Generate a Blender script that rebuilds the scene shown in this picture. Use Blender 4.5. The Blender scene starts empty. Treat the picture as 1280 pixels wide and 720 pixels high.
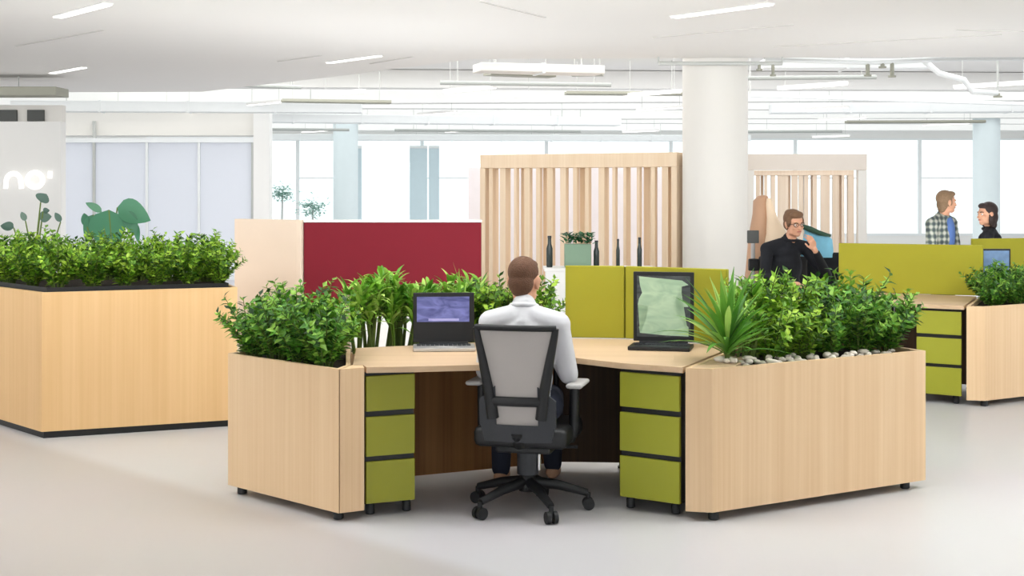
import bpy, bmesh, math, random
from mathutils import Vector, Matrix, Euler
R = math.radians
PI = math.pi
scene = bpy.context.scene
COL = scene.collection
EYE = 1.62

# ------------------------------------------------------------------ materials
def _new(name):
    m = bpy.data.materials.new(name)
    m.use_nodes = True
    nt = m.node_tree
    return m, nt, nt.nodes['Principled BSDF']

def srgb(r, g, b):
    f = lambda c: (c / 12.92) if c <= 0.04045 else ((c + 0.055) / 1.055) ** 2.4
    return (f(r / 255), f(g / 255), f(b / 255), 1)

def plain(name, rgb, rough=0.6, metal=0.0, var=0.04, scale=6.0, bump=0.0, bscale=200.0, spec=0.4):
    """solid colour with a faint noise variation"""
    m, nt, p = _new(name)
    c = srgb(*rgb)
    tc = nt.nodes.new('ShaderNodeTexCoord')
    n = nt.nodes.new('ShaderNodeTexNoise'); n.inputs['Scale'].default_value = scale
    n.inputs['Detail'].default_value = 3
    nt.links.new(tc.outputs['Object'], n.inputs['Vector'])
    mx = nt.nodes.new('ShaderNodeMix'); mx.data_type = 'RGBA'
    mx.inputs['A'].default_value = tuple(min(1, x * (1 - var)) for x in c[:3]) + (1,)
    mx.inputs['B'].default_value = tuple(min(1, x * (1 + var)) for x in c[:3]) + (1,)
    nt.links.new(n.outputs['Fac'], mx.inputs['Factor'])
    nt.links.new(mx.outputs['Result'], p.inputs['Base Color'])
    p.inputs['Roughness'].default_value = rough
    p.inputs['Metallic'].default_value = metal
    p.inputs['Specular IOR Level'].default_value = spec
    if bump:
        b = nt.nodes.new('ShaderNodeBump'); b.inputs['Strength'].default_value = bump
        b.inputs['Distance'].default_value = 0.01
        n2 = nt.nodes.new('ShaderNodeTexNoise'); n2.inputs['Scale'].default_value = bscale
        nt.links.new(tc.outputs['Object'], n2.inputs['Vector'])
        nt.links.new(n2.outputs['Fac'], b.inputs['Height'])
        nt.links.new(b.outputs['Normal'], p.inputs['Normal'])
    return m

def wood(name, light, dark, axis='Z', rough=0.5, fine=46.0, mottling=0.5):
    """oak veneer: streaks stretched along one axis"""
    m, nt, p = _new(name)
    tc = nt.nodes.new('ShaderNodeTexCoord')
    mp = nt.nodes.new('ShaderNodeMapping')
    s = {'X': (0.5, fine, fine), 'Y': (fine, 0.5, fine), 'Z': (fine, fine, 0.5)}[axis]
    mp.inputs['Scale'].default_value = s
    nt.links.new(tc.outputs['Object'], mp.inputs['Vector'])
    n = nt.nodes.new('ShaderNodeTexNoise'); n.inputs['Scale'].default_value = 1.0
    n.inputs['Detail'].default_value = 4; n.inputs['Roughness'].default_value = 0.6
    nt.links.new(mp.outputs['Vector'], n.inputs['Vector'])
    mp2 = nt.nodes.new('ShaderNodeMapping')
    mp2.inputs['Scale'].default_value = tuple(x * 0.16 if x > 1 else x for x in s)
    nt.links.new(tc.outputs['Object'], mp2.inputs['Vector'])
    n2 = nt.nodes.new('ShaderNodeTexNoise'); n2.inputs['Scale'].default_value = 1.0
    nt.links.new(mp2.outputs['Vector'], n2.inputs['Vector'])
    a = nt.nodes.new('ShaderNodeMix'); a.data_type = 'FLOAT'
    a.inputs['Factor'].default_value = mottling
    nt.links.new(n.outputs['Fac'], a.inputs['A']); nt.links.new(n2.outputs['Fac'], a.inputs['B'])
    cr = nt.nodes.new('ShaderNodeValToRGB')
    cr.color_ramp.elements[0].position = 0.36; cr.color_ramp.elements[0].color = srgb(*dark)
    cr.color_ramp.elements[1].position = 0.64; cr.color_ramp.elements[1].color = srgb(*light)
    nt.links.new(a.outputs['Result'], cr.inputs['Fac'])
    nt.links.new(cr.outputs['Color'], p.inputs['Base Color'])
    p.inputs['Roughness'].default_value = rough
    p.inputs['Specular IOR Level'].default_value = 0.3
    return m

def leafmat(name, dark, mid, light, rough=0.45):
    m, nt, p = _new(name)
    g = nt.nodes.new('ShaderNodeNewGeometry')
    cr = nt.nodes.new('ShaderNodeValToRGB')
    cr.color_ramp.elements[0].position = 0.0; cr.color_ramp.elements[0].color = srgb(*dark)
    cr.color_ramp.elements[1].position = 1.0; cr.color_ramp.elements[1].color = srgb(*light)
    e = cr.color_ramp.elements.new(0.5); e.color = srgb(*mid)
    nt.links.new(g.outputs['Random Per Island'], cr.inputs['Fac'])
    nt.links.new(cr.outputs['Color'], p.inputs['Base Color'])
    p.inputs['Roughness'].default_value = rough
    tr = nt.nodes.new('ShaderNodeBsdfTranslucent')
    nt.links.new(cr.outputs['Color'], tr.inputs['Color'])
    mx = nt.nodes.new('ShaderNodeMixShader'); mx.inputs['Fac'].default_value = 0.25
    out = nt.nodes['Material Output']
    nt.links.new(p.outputs['BSDF'], mx.inputs[1]); nt.links.new(tr.outputs['BSDF'], mx.inputs[2])
    nt.links.new(mx.outputs['Shader'], out.inputs['Surface'])
    return m

def emit(name, rgb, strength):
    m, nt, p = _new(name)
    p.inputs['Base Color'].default_value = srgb(*rgb)
    p.inputs['Emission Color'].default_value = srgb(*rgb)
    p.inputs['Emission Strength'].default_value = strength
    return m

def glass(name, tint=(248, 252, 252), gloss=0.04):
    m, nt, p = _new(name)
    t = nt.nodes.new('ShaderNodeBsdfTransparent'); t.inputs['Color'].default_value = srgb(*tint)
    gl = nt.nodes.new('ShaderNodeBsdfGlossy'); gl.inputs['Roughness'].default_value = 0.05
    mx = nt.nodes.new('ShaderNodeMixShader'); mx.inputs['Fac'].default_value = gloss
    nt.links.new(t.outputs['BSDF'], mx.inputs[1]); nt.links.new(gl.outputs['BSDF'], mx.inputs[2])
    nt.links.new(mx.outputs['Shader'], nt.nodes['Material Output'].inputs['Surface'])
    return m

def frosted(name, rgb):
    m, nt, p = _new(name)
    p.inputs['Base Color'].default_value = srgb(*rgb); p.inputs['Roughness'].default_value = 0.3
    t = nt.nodes.new('ShaderNodeBsdfTranslucent'); t.inputs['Color'].default_value = srgb(*rgb)
    mx = nt.nodes.new('ShaderNodeMixShader'); mx.inputs['Fac'].default_value = 0.55
    nt.links.new(p.outputs['BSDF'], mx.inputs[1]); nt.links.new(t.outputs['BSDF'], mx.inputs[2])
    nt.links.new(mx.outputs['Shader'], nt.nodes['Material Output'].inputs['Surface'])
    return m

M = {}
M['oak']       = wood('oak', (232, 202, 163), (221, 187, 146))
M['oak_warm']  = wood('oak_warm', (227, 189, 139), (217, 177, 125))
M['oak_top']   = wood('oak_top', (212, 184, 152), (200, 170, 136), axis='X')
M['oak_pale']  = wood('oak_pale', (240, 218, 190), (230, 204, 172))
M['shaded_wood_pale'] = wood('shaded_wood_pale', (168, 118, 68), (136, 92, 52))  # desk wood with knee-space shade put into its colour, lighter for one panel
M['shaded_wood']    = wood('shaded_wood', (84, 58, 33), (62, 41, 22))  # same desk wood, deeper knee-space shade put into its colour
M['lime']      = plain('lime_lacquer', (158, 160, 44), 0.45)
M['lime_dark'] = plain('lime_lacquer_deep', (146, 146, 40), 0.45)
M['limefab']   = plain('lime_felt', (165, 160, 45), 0.85, bump=0.15, bscale=400)
M['limeedge']  = plain('lime_edge', (128, 126, 30), 0.7)
M['black']     = plain('black_plastic', (26, 27, 29), 0.45)
M['graphite']  = plain('graphite_plastic', (52, 54, 58), 0.5)
M['grey']      = plain('light_grey_plastic', (178, 176, 174), 0.5)
M['silver']    = plain('brushed_silver', (196, 194, 192), 0.35, 0.6)
M['chrome']    = plain('chrome', (215, 215, 218), 0.15, 1.0)
M['mesh']      = plain('grey_mesh_fabric', (182, 176, 172), 0.85, bump=0.3, bscale=500)
M['soil']      = plain('soil', (40, 30, 22), 0.95, var=0.4, scale=40, bump=0.8, bscale=60)
M['white']     = plain('white_paint', (240, 239, 236), 0.6, var=0.01)
M['offwhite']  = plain('offwhite_paint', (230, 227, 221), 0.6, var=0.01)
M['steel']     = plain('pale_steel', (196, 198, 194), 0.45, var=0.03)
M['vent']      = plain('dark_vent', (82, 84, 82), 0.6)
M['tray']      = plain('khaki_steel', (160, 160, 146), 0.5)
M['mullion']   = plain('pale_grey_aluminium', (238, 241, 241), 0.4, var=0.02)
M['teal']      = plain('pale_teal_plaster', (221, 232, 234), 0.7, var=0.02)
M['blind']     = plain('pale_blue_blind', (205, 222, 228), 0.8, var=0.03)
M['frost']     = frosted('frosted_glass', (246, 248, 253))
M['glass']     = glass('clear_glass')
M['lamp']      = emit('lamp_diffuser', (255, 252, 246), 2.5)
M['signlight'] = emit('sign_letter_white', (255, 253, 250), 0.6)
M['red']       = plain('crimson_fabric', (116, 16, 33), 0.85, var=0.06, scale=3, bump=0.2, bscale=300)
M['beige']     = plain('beige_laminate', (222, 203, 184), 0.6, var=0.02)
M['stone']     = plain('white_pebble', (238, 228, 214), 0.6, var=0.08, scale=30)
M['leaf']      = leafmat('shrub_leaf', (30, 72, 14), (112, 166, 34), (190, 222, 80))
M['leaf_dark'] = leafmat('shrub_leaf_deep', (26, 66, 20), (84, 146, 40), (158, 202, 78))
M['leaf_lime'] = leafmat('strap_leaf', (76, 138, 38), (146, 200, 70), (204, 230, 128))
M['leaf_mons'] = leafmat('broad_leaf', (44, 104, 74), (62, 124, 90), (96, 146, 112))
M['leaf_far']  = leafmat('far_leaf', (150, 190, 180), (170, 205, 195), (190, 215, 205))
M['stem']      = plain('plant_stem', (92, 112, 48), 0.7, var=0.2)
M['skin']      = plain('skin', (214, 160, 130), 0.55, var=0.05, scale=20)
M['lip']       = plain('lip', (178, 104, 92), 0.5)
M['eye']       = plain('eye_white', (232, 228, 222), 0.3)
M['hair_b']    = plain('brown_hair', (98, 66, 46), 0.7, var=0.3, scale=60, bump=0.5, bscale=150)
M['hair_l']    = plain('light_brown_hair', (136, 110, 84), 0.7, var=0.3, scale=60, bump=0.5, bscale=150)
M['hair_a']    = plain('auburn_hair', (116, 86, 62), 0.7, var=0.3, scale=60, bump=0.5, bscale=150)
M['hair_d']    = plain('dark_hair', (52, 38, 36), 0.6, var=0.3, scale=60, bump=0.5, bscale=150)
M['shirt']     = plain('white_shirt', (209, 209, 213), 0.85, var=0.02, bump=0.25, bscale=14)
M['blackcloth']= plain('black_cloth', (24, 26, 32), 0.9, bump=0.2, bscale=30)
M['navy']      = plain('navy_trousers', (40, 44, 58), 0.9, bump=0.2, bscale=30)
M['bluecloth'] = plain('light_blue_cloth', (128, 190, 218), 0.85, var=0.25, scale=9, bump=0.3, bscale=20)
M['blueshirt'] = plain('blue_shirt', (92, 122, 182), 0.85, var=0.1, bump=0.2, bscale=30)
M['tan']       = plain('tan_leather', (190, 150, 120), 0.6, var=0.1, scale=5)
M['booth']     = plain('pale_lavender_wall', (232, 226, 228), 0.8)
M['cream']     = plain('cream_fabric', (232, 208, 180), 0.8, var=0.06, scale=8)
M['shoe']      = plain('tan_shoe', (196, 152, 122), 0.5)
M['darkgreen'] = plain('dark_green_strap', (52, 82, 66), 0.8)
M['potgreen']  = plain('grey_green_pot', (132, 160, 136), 0.6)
M['bottle']    = plain('dark_bottle', (48, 58, 56), 0.25)

def plaid():
    m, nt, p = _new('plaid_flannel')
    tc = nt.nodes.new('ShaderNodeTexCoord')
    def band(ax, sc):
        w = nt.nodes.new('ShaderNodeTexWave'); w.bands_direction = ax
        w.inputs['Scale'].default_value = sc; w.inputs['Distortion'].default_value = 2.5
        nt.links.new(tc.outputs['Object'], w.inputs['Vector'])
        return w
    a, b = band('X', 6.0), band('Z', 5.0)
    mul = nt.nodes.new('ShaderNodeMath'); mul.operation = 'ADD'
    nt.links.new(a.outputs['Fac'], mul.inputs[0]); nt.links.new(b.outputs['Fac'], mul.inputs[1])
    hf = nt.nodes.new('ShaderNodeMath'); hf.operation = 'MULTIPLY'; hf.inputs[1].default_value = 0.5
    nt.links.new(mul.outputs[0], hf.inputs[0])
    cr = nt.nodes.new('ShaderNodeValToRGB')
    cr.color_ramp.elements[0].position = 0.2; cr.color_ramp.elements[0].color = srgb(76, 86, 90)
    cr.color_ramp.elements[1].position = 0.85; cr.color_ramp.elements[1].color = srgb(196, 196, 186)
    e = cr.color_ramp.elements.new(0.5); e.color = srgb(128, 138, 128)
    nt.links.new(hf.outputs[0], cr.inputs['Fac'])
    nt.links.new(cr.outputs['Color'], p.inputs['Base Color'])
    p.inputs['Roughness'].default_value = 0.9
    return m
M['plaid'] = plaid()

def floor_mat():
    m, nt, p = _new('resin_floor')
    g = nt.nodes.new('ShaderNodeTexCoord')
    sep = nt.nodes.new('ShaderNodeSeparateXYZ'); nt.links.new(g.outputs['Object'], sep.inputs[0])
    add = nt.nodes.new('ShaderNodeMath'); add.operation = 'ADD'
    nt.links.new(sep.outputs['X'], add.inputs[0]); nt.links.new(sep.outputs['Y'], add.inputs[1])
    ra = nt.nodes.new('ShaderNodeMapRange'); ra.interpolation_type = 'SMOOTHSTEP'
    ra.inputs['From Min'].default_value = 5.45; ra.inputs['From Max'].default_value = 5.72
    nt.links.new(add.outputs[0], ra.inputs['Value'])
    n = nt.nodes.new('ShaderNodeTexNoise'); n.inputs['Scale'].default_value = 0.6
    nt.links.new(g.outputs['Object'], n.inputs['Vector'])
    mx = nt.nodes.new('ShaderNodeMix'); mx.data_type = 'RGBA'
    mx.inputs['A'].default_value = srgb(186, 181, 179); mx.inputs['B'].default_value = srgb(203, 202, 204)
    nt.links.new(ra.outputs['Result'], mx.inputs['Factor'])
    m2 = nt.nodes.new('ShaderNodeMix'); m2.data_type = 'RGBA'; m2.blend_type = 'MULTIPLY'
    m2.inputs['Factor'].default_value = 0.10
    nt.links.new(mx.outputs['Result'], m2.inputs['A']); nt.links.new(n.outputs['Color'], m2.inputs['B'])
    nt.links.new(m2.outputs['Result'], p.inputs['Base Color'])
    p.inputs['Roughness'].default_value = 0.34
    p.inputs['Specular IOR Level'].default_value = 0.35
    return m
M['floor'] = floor_mat()
M['ceil'] = plain('ceiling_plaster', (244, 242, 238), 0.8, var=0.012, scale=0.7)
M['slot'] = plain('ceiling_slot', (214, 211, 206), 0.8)
M['ceil2'] = plain('upper_ceiling', (240, 240, 237), 0.8, var=0.012, scale=0.7)

# ------------------------------------------------------------------ object helpers
def tag(o, label=None, cat=None, group=None, kind=None):
    if label: o['label'] = label
    if cat: o['category'] = cat
    if group: o['group'] = group
    if kind: o['kind'] = kind
    return o

def thing(name, label, cat, loc=(0, 0, 0), rz=0.0, group=None):
    o = bpy.data.objects.new(name, None); COL.objects.link(o)
    o.empty_display_size = 0.1
    o.location = loc; o.rotation_euler = (0, 0, rz)
    return tag(o, label, cat, group)

def root_loc(o):
    v = Vector((0, 0, 0))
    while o is not None:
        v += Vector(o.location); o = o.parent
    return v

def obj(name, bm, mat, parent=None, world=False, smooth=False, loc=None, angle=None):
    """link a bmesh as one mesh object; world=True: its coordinates are world ones and the parent is unrotated"""
    me = bpy.data.meshes.new(name)
    bmesh.ops.recalc_face_normals(bm, faces=bm.faces)
    bm.to_mesh(me); bm.free()
    for m in (mat if isinstance(mat, (list, tuple)) else [mat]): me.materials.append(m)
    if smooth:
        for p in me.polygons: p.use_smooth = True
        if angle: me.set_sharp_from_angle(angle=R(angle))
    o = bpy.data.objects.new(name, me); COL.objects.link(o)
    if loc is not None:
        me.transform(Matrix.Translation(-Vector(loc))); o.location = loc
    if parent is not None:
        o.parent = parent
        if world: me.transform(Matrix.Translation(-root_loc(parent)))
    return o

def struct(name, bm, mat, **k):
    o = obj(name, bm, mat, **k); o['kind'] = 'structure'; return o

def dup(root, loc, rz=0.0, label=None, group=None, scale=None):
    r = root.copy(); COL.objects.link(r); r.location = loc; r.rotation_euler = (0, 0, rz)
    if scale: r.scale = scale
    if label: r['label'] = label
    if group: r['group'] = group
    for ch in list(root.children):
        c = ch.copy(); COL.objects.link(c); c.parent = r
        for g in list(ch.children):
            d = g.copy(); COL.objects.link(d); d.parent = c
    return r

def box(bm, x0, x1, y0, y1, z0, z1, bev=0.0, mi=0):
    vs = [bm.verts.new((x, y, z)) for z in (z0, z1) for x, y in ((x0, y0), (x1, y0), (x1, y1), (x0, y1))]
    fs = [bm.faces.new([vs[i] for i in q]) for q in ((3, 2, 1, 0), (4, 5, 6, 7), (0, 1, 5, 4), (1, 2, 6, 5), (2, 3, 7, 6), (3, 0, 4, 7))]
    for f in fs: f.material_index = mi
    if bev:
        es = list({e for f in fs for e in f.edges})
        bmesh.ops.bevel(bm, geom=es, offset=bev, segments=2, affect='EDGES', profile=0.5)
    return vs

def prism(bm, poly, z0, z1, bev=0.0):
    a = [bm.verts.new((x, y, z0)) for x, y in poly]; b = [bm.verts.new((x, y, z1)) for x, y in poly]
    n = len(poly)
    fs = [bm.faces.new(a[::-1]), bm.faces.new(b)]
    for i in range(n): fs.append(bm.faces.new((a[i], a[(i + 1) % n], b[(i + 1) % n], b[i])))
    if bev:
        bmesh.ops.recalc_face_normals(bm, faces=fs)
        bmesh.ops.bevel(bm, geom=list({e for f in fs for e in f.edges}), offset=bev, segments=2, affect='EDGES', profile=0.5)

def area2(poly):
    return sum(poly[i][0] * poly[(i + 1) % len(poly)][1] - poly[(i + 1) % len(poly)][0] * poly[i][1] for i in range(len(poly)))

def inset(poly, t):
    """offset every side of a convex polygon inwards by t"""
    n = len(poly); s = 1 if area2(poly) > 0 else -1; out = []
    for i in range(n):
        p0, p1, p2 = Vector(poly[i - 1]), Vector(poly[i]), Vector(poly[(i + 1) % n])
        d1 = (p1 - p0).normalized(); d2 = (p2 - p1).normalized()
        n1 = Vector((-d1.y, d1.x)) * s; n2 = Vector((-d2.y, d2.x)) * s
        a, b = p1 + n1 * t, p1 + n2 * t
        den = d1.x * d2.y - d1.y * d2.x
        if abs(den) < 1e-6: out.append(tuple(a)); continue
        k = ((b - a).x * d2.y - (b - a).y * d2.x) / den
        out.append(tuple(a + d1 * k))
    return out

def tub(bm, poly, t, z0, z1, zfloor):
    """open-topped planter shell: walls of thickness t, bottom, inner floor"""
    inn = inset(poly, t); n = len(poly)
    a = [bm.verts.new((x, y, z0)) for x, y in poly]; b = [bm.verts.new((x, y, z1)) for x, y in poly]
    c = [bm.verts.new((x, y, z1)) for x, y in inn]; d = [bm.verts.new((x, y, zfloor)) for x, y in inn]
    bm.faces.new(a[::-1]); bm.faces.new(d)
    for i in range(n):
        j = (i + 1) % n
        bm.faces.new((a[i], a[j], b[j], b[i])); bm.faces.new((b[i], b[j], c[j], c[i])); bm.faces.new((c[i], c[j], d[j], d[i]))

def slab_between(bm, p, q, t, z0, z1, bev=0.0):
    """upright board from p to q in plan, thickness t to the left of p->q"""
    d = (Vector(q) - Vector(p)).normalized(); n = Vector((-d.y, d.x)) * t
    prism(bm, [tuple(p), tuple(q), tuple(Vector(q) + n), tuple(Vector(p) + n)], z0, z1, bev)

def frame_of(d):
    d = d.normalized(); u = d.orthogonal().normalized(); return u, d.cross(u)

def tube(bm, pts, r, seg=8, mi=0, cap=True):
    pts = [Vector(p) for p in pts]
    rs = r if isinstance(r, (list, tuple)) else [r] * len(pts)
    rings = []; u = None
    for i, p in enumerate(pts):
        d = (pts[min(i + 1, len(pts) - 1)] - pts[max(i - 1, 0)]).normalized()
        if u is None: u, _ = frame_of(d)
        u = (u - d * u.dot(d)).normalized(); v = d.cross(u)
        rings.append([bm.verts.new(p + (u * math.cos(2 * PI * k / seg) + v * math.sin(2 * PI * k / seg)) * rs[i]) for k in range(seg)])
    for a, b in zip(rings, rings[1:]):
        for k in range(seg):
            f = bm.faces.new((a[k], a[(k + 1) % seg], b[(k + 1) % seg], b[k])); f.material_index = mi
    if cap:
        bm.faces.new(rings[0][::-1]).material_index = mi; bm.faces.new(rings[-1]).material_index = mi

def lathe(bm, prof, c=(0, 0, 0), seg=24):
    rings = [[bm.verts.new((c[0] + r * math.cos(2 * PI * k / seg), c[1] + r * math.sin(2 * PI * k / seg), c[2] + z)) for k in range(seg)] for r, z in prof]
    for a, b in zip(rings, rings[1:]):
        for k in range(seg): bm.faces.new((a[k], a[(k + 1) % seg], b[(k + 1) % seg], b[k]))
    bm.faces.new(rings[0][::-1]); bm.faces.new(rings[-1])

def ell(bm, c, r, rot=(0, 0, 0), seg=20):
    mt = Matrix.Translation(Vector(c)) @ Euler(rot).to_matrix().to_4x4() @ Matrix.Diagonal((r[0], r[1], r[2], 1))
    bmesh.ops.create_uvsphere(bm, u_segments=seg, v_segments=max(6, seg // 2), radius=1.0, matrix=mt)

def cap(bm, p, q, r1, r2, seg=14):
    """tapered capsule"""
    p, q = Vector(p), Vector(q)
    tube(bm, [p, p.lerp(q, .5), q], [r1, (r1 + r2) / 2, r2], seg)
    ell(bm, p, (r1,) * 3, seg=seg); ell(bm, q, (r2,) * 3, seg=seg)

def fuse(name, bm, mat, parent, voxel=0.007, smooth=4, world=False):
    """melt overlapping pieces into one continuous skin"""
    me = bpy.data.meshes.new('tmp'); bmesh.ops.recalc_face_normals(bm, faces=bm.faces); bm.to_mesh(me); bm.free()
    t = bpy.data.objects.new('tmp', me); COL.objects.link(t)
    r = t.modifiers.new('r', 'REMESH'); r.mode = 'VOXEL'; r.voxel_size = voxel
    s = t.modifiers.new('s', 'SMOOTH'); s.factor = 0.5; s.iterations = smooth
    dg = bpy.context.evaluated_depsgraph_get()
    m2 = bpy.data.meshes.new_from_object(t.evaluated_get(dg)); m2.name = name
    bpy.data.objects.remove(t); bpy.data.meshes.remove(me)
    m2.materials.clear(); m2.materials.append(mat)
    for p in m2.polygons: p.use_smooth = True
    o = bpy.data.objects.new(name, m2); COL.objects.link(o); o.parent = parent
    if world: m2.transform(Matrix.Translation(-root_loc(parent)))
    return o

# ------------------------------------------------------------------ room shell
bm = bmesh.new(); box(bm, -24, 26, -4, 39.6, -0.1, 0)
struct('floor', bm, M['floor'])

# smooth low ceiling over the near half of the room, stepping back on one side
bm = bmesh.new()
prism(bm, [(-24, -4), (26, -4), (26, 14.6), (3.6, 14.9), (-0.45, 15.1), (-2.4, 17.6), (-4.6, 20.2), (-24, 21.2)], 3.05, 3.2)
struct('ceiling', bm, M['ceil'])
bm = bmesh.new(); box(bm, -24, 26, -4, 40, 3.55, 3.7)
struct('ceiling_upper', bm, M['ceil2'])

# far glazed facade
FY = 39.0
bm = bmesh.new(); box(bm, -24, 26, FY + .02, FY + .3, 3.05, 3.55); struct('wall_far_lintel', bm, M['white'])
bm = bmesh.new(); box(bm, -24, 26, FY + .02, FY + .3, 0, 0.25); struct('wall_far_sill', bm, M['white'])
BW = 3.57
xs = [-24 + BW * i for i in range(15)]
for i in range(14):
    w = thing('window_%d' % (i + 1), None, None, (xs[i], FY, 0)); w['kind'] = 'structure'
    bm = bmesh.new()
    box(bm, 0.0, 0.05, 0, .08, 0.25, 3.05); box(bm, BW - .05, BW - .001, 0, .08, 0.25, 3.05)
    box(bm, .05, BW - .05, 0, .08, 0.25, 0.32); box(bm, .05, BW - .05, 0, .08, 2.99, 3.05)
    box(bm, .05, BW * .5, .02, .07, 1.885, 1.925)
    obj('window_frame', bm, M['mullion'], w)
    bm = bmesh.new(); box(bm, .05, BW - .05, .045, .055, .32, 2.99); obj('window_pane', bm, M['glass'], w)

# thin recessed slots in the smooth ceiling
SLOTS = [(-4.35, 13.0, 1.9, -47), (-2.35, 15.0, .9, -50), (-1.35, 15.2, 1.0, -56), (.02, 10.9, 1.1, 62), (3.6, 13.2, 2.2, -30), (1.9, 12.4, 1.5, -42), (-5.1, 11.2, 1.6, 0), (5.2, 12.5, 2.4, 10)]
for i, (x, y, L, a) in enumerate(SLOTS):
    bm = bmesh.new(); box(bm, -L / 2, L / 2, -.012, .012, 0, .006)
    o = struct('trim_%d' % (i + 2), bm, M['slot']); o.location = (x, y, 3.0435); o.rotation_euler = (0, 0, R(a))

# ------------------------------------------------------------------ camera
cam = bpy.data.cameras.new('camera'); co = bpy.data.objects.new('camera', cam); COL.objects.link(co)
co.location = (0, 0, EYE); co.rotation_euler = (PI / 2, 0, 0)
cam.sensor_width = 36; cam.lens = 36 * 1700 / 1280; cam.shift_y = -125 / 1280; cam.clip_end = 200
scene.camera = co

# ------------------------------------------------------------------ light
w = bpy.data.worlds.new('world'); scene.world = w; w.use_nodes = True
bg = w.node_tree.nodes['Background']; bg.inputs['Color'].default_value = (0.95, 0.98, 1.0, 1); bg.inputs['Strength'].default_value = 1.65
def area(name, loc, sx, sy, power, rot=(0, 0, 0), col=(1, 0.97, 0.93)):
    l = bpy.data.lights.new(name, 'AREA'); l.shape = 'RECTANGLE'; l.size = sx; l.size_y = sy
    l.energy = power; l.color = col
    o = bpy.data.objects.new(name, l); COL.objects.link(o); o.location = loc; o.rotation_euler = rot
    return o
area('ceiling_fill', (-1, 18.5, 3.53), 22, 6, 850, col=(1, 1, 1))  # oversized fill added under the upper ceiling to lift the middle zone
area('ceiling_fill', (0, 30, 3.53), 30, 14, 1500, col=(0.97, 0.99, 1))  # added fill, far wider than the light bars, bleaching the far zone
area('uplight_fill', (0, 6.5, 2.72), 22, .5, 660, rot=(R(134), 0, 0), col=(.95, .98, 1))  # unseen strip added above the view to brighten the smooth ceiling
area('hidden_up_fill', (.25, 8.95, .15), 1.8, .7, 27, rot=(PI, 0, 0), col=(.96, .985, 1))  # unseen fill added behind the hedge, brightens the ceiling
area('hidden_up_fill', (-.95, 12.6, .15), 1.2, 1.4, 42, rot=(PI, 0, 0), col=(.96, .985, 1))  # unseen fill added behind the booth, aimed at the ceiling
area('hidden_up_fill', (-3.0, 10.9, .12), 1.2, .6, 22, rot=(PI, 0, 0), col=(.97, .985, 1))  # unseen fill added behind the tall planter
area('hidden_up_fill', (4.1, 12.75, .12), 1.4, .6, 34, rot=(PI, 0, 0), col=(.97, .985, 1))  # unseen fill added behind the rear desk
area('ceiling_fill', (0.5, 4.6, 3.04), 14, 3, 18, col=(.94, .98, 1))  # overhead fill added out of view to brighten the front desk area
area('ceiling_fill', (-8.4, 15.8, 3.0), 3, .5, 34, rot=(R(48), 0, 0))  # wash added out of view to brighten the white wall
area('window_lamp', (0, -3.8, 1.6), 34, 2.9, 75, col=(.94, .98, 1), rot=(PI / 2, 0, 0))  # frontal fill added behind the camera, no window is modelled there
#INSERT

# ------------------------------------------------------------------ workstation furniture
DT, DB = 0.743, 0.713          # worktop top and underside
def caster(name, x, y, h, parent, r=0.026):
    bm = bmesh.new(); lathe(bm, [(r * .8, 0), (r, .004), (r, h * .75), (r * .7, h)], (x, y, 0), 16)
    return obj(name, bm, M['black'], parent, world=True, smooth=True, angle=40)

def pebble_bed(bm, poly, z):  pass

def off(poly, d): return [(x + d[0], y + d[1]) for x, y in poly]

L_PLANT = [(-1.507, 7.217), (-.838, 6.580), (-.800, 6.735), (-.88, 7.40), (-1.28, 7.60)]
R_PLANT = [(.845, 6.625), (.972, 6.595), (2.231, 7.336), (1.95, 7.86), (1.27, 7.56)]
TROUGH  = [(-.86, 7.50), (.285, 8.00), (.17, 8.27), (-.99, 7.77)]
DESKTOP = [(-.713, 6.66), (-.50, 6.69), (-.16, 6.75), (-.08, 6.88), (0, 7.0), (.08, 7.06), (.20, 7.08), (.315, 7.04), (.545, 6.82), (.836, 6.655),
           (1.235, 7.545), (.655, 7.895), (.30, 7.945), (-.855, 7.455), (-.79, 6.75), (-.735, 6.735)]

def planter(name, label, poly, d=(0, 0), z1=DT, z0=.045, wall=.022, mat='oak', soil_z=None, casters=(), cat='planter', group=None, board=None):
    poly = off(poly, d)
    t = thing(name, label, cat, (poly[1][0], poly[1][1], 0), group=group)
    bm = bmesh.new(); tub(bm, poly, wall, z0, z1, z1 - .12)
    obj('planter_box', bm, M[mat], t, world=True)
    sp = inset(poly, wall + .003); sz = soil_z if soil_z else z1 - .03
    bm = bmesh.new(); prism(bm, sp, z1 - .115, sz); obj('soil', bm, M['soil'], t, world=True)
    for x, y in casters: caster('caster', x + d[0], y + d[1], z0 - .001, t)
    return t

def pedestal(name, label, p, q, back, d=(0, 0), mat='lime', group=None):
    """three-drawer pedestal: front face from p to q, receding along back"""
    p, q, back = Vector(p) + Vector(d), Vector(q) + Vector(d), Vector(back)
    t = thing(name, label, 'drawer unit', (p.x, p.y, 0), group=group)
    fr = (q - p).normalized(); nrm = Vector((fr.y, -fr.x))            # towards the sitter
    th = .02
    a, b = p - nrm * th, q - nrm * th
    bm = bmesh.new(); prism(bm, [tuple(a), tuple(b), tuple(b + back), tuple(a + back)], .062, .708)
    obj('carcass', bm, M['black'], t, world=True)
    for z0, z1 in ((.066, .272), (.298, .492), (.520, .694)):
        bm = bmesh.new(); prism(bm, [tuple(p), tuple(q), tuple(q - nrm * (th - .001)), tuple(p - nrm * (th - .001))], z0, z1, .003)
        obj('drawer', bm, M[mat], t, world=True)
    for s in (.12, .88):
        for k in (.15, .9):
            c = a.lerp(b, s) + back * k
            caster('caster', c.x, c.y, .061, t, .022)
    return t

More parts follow.
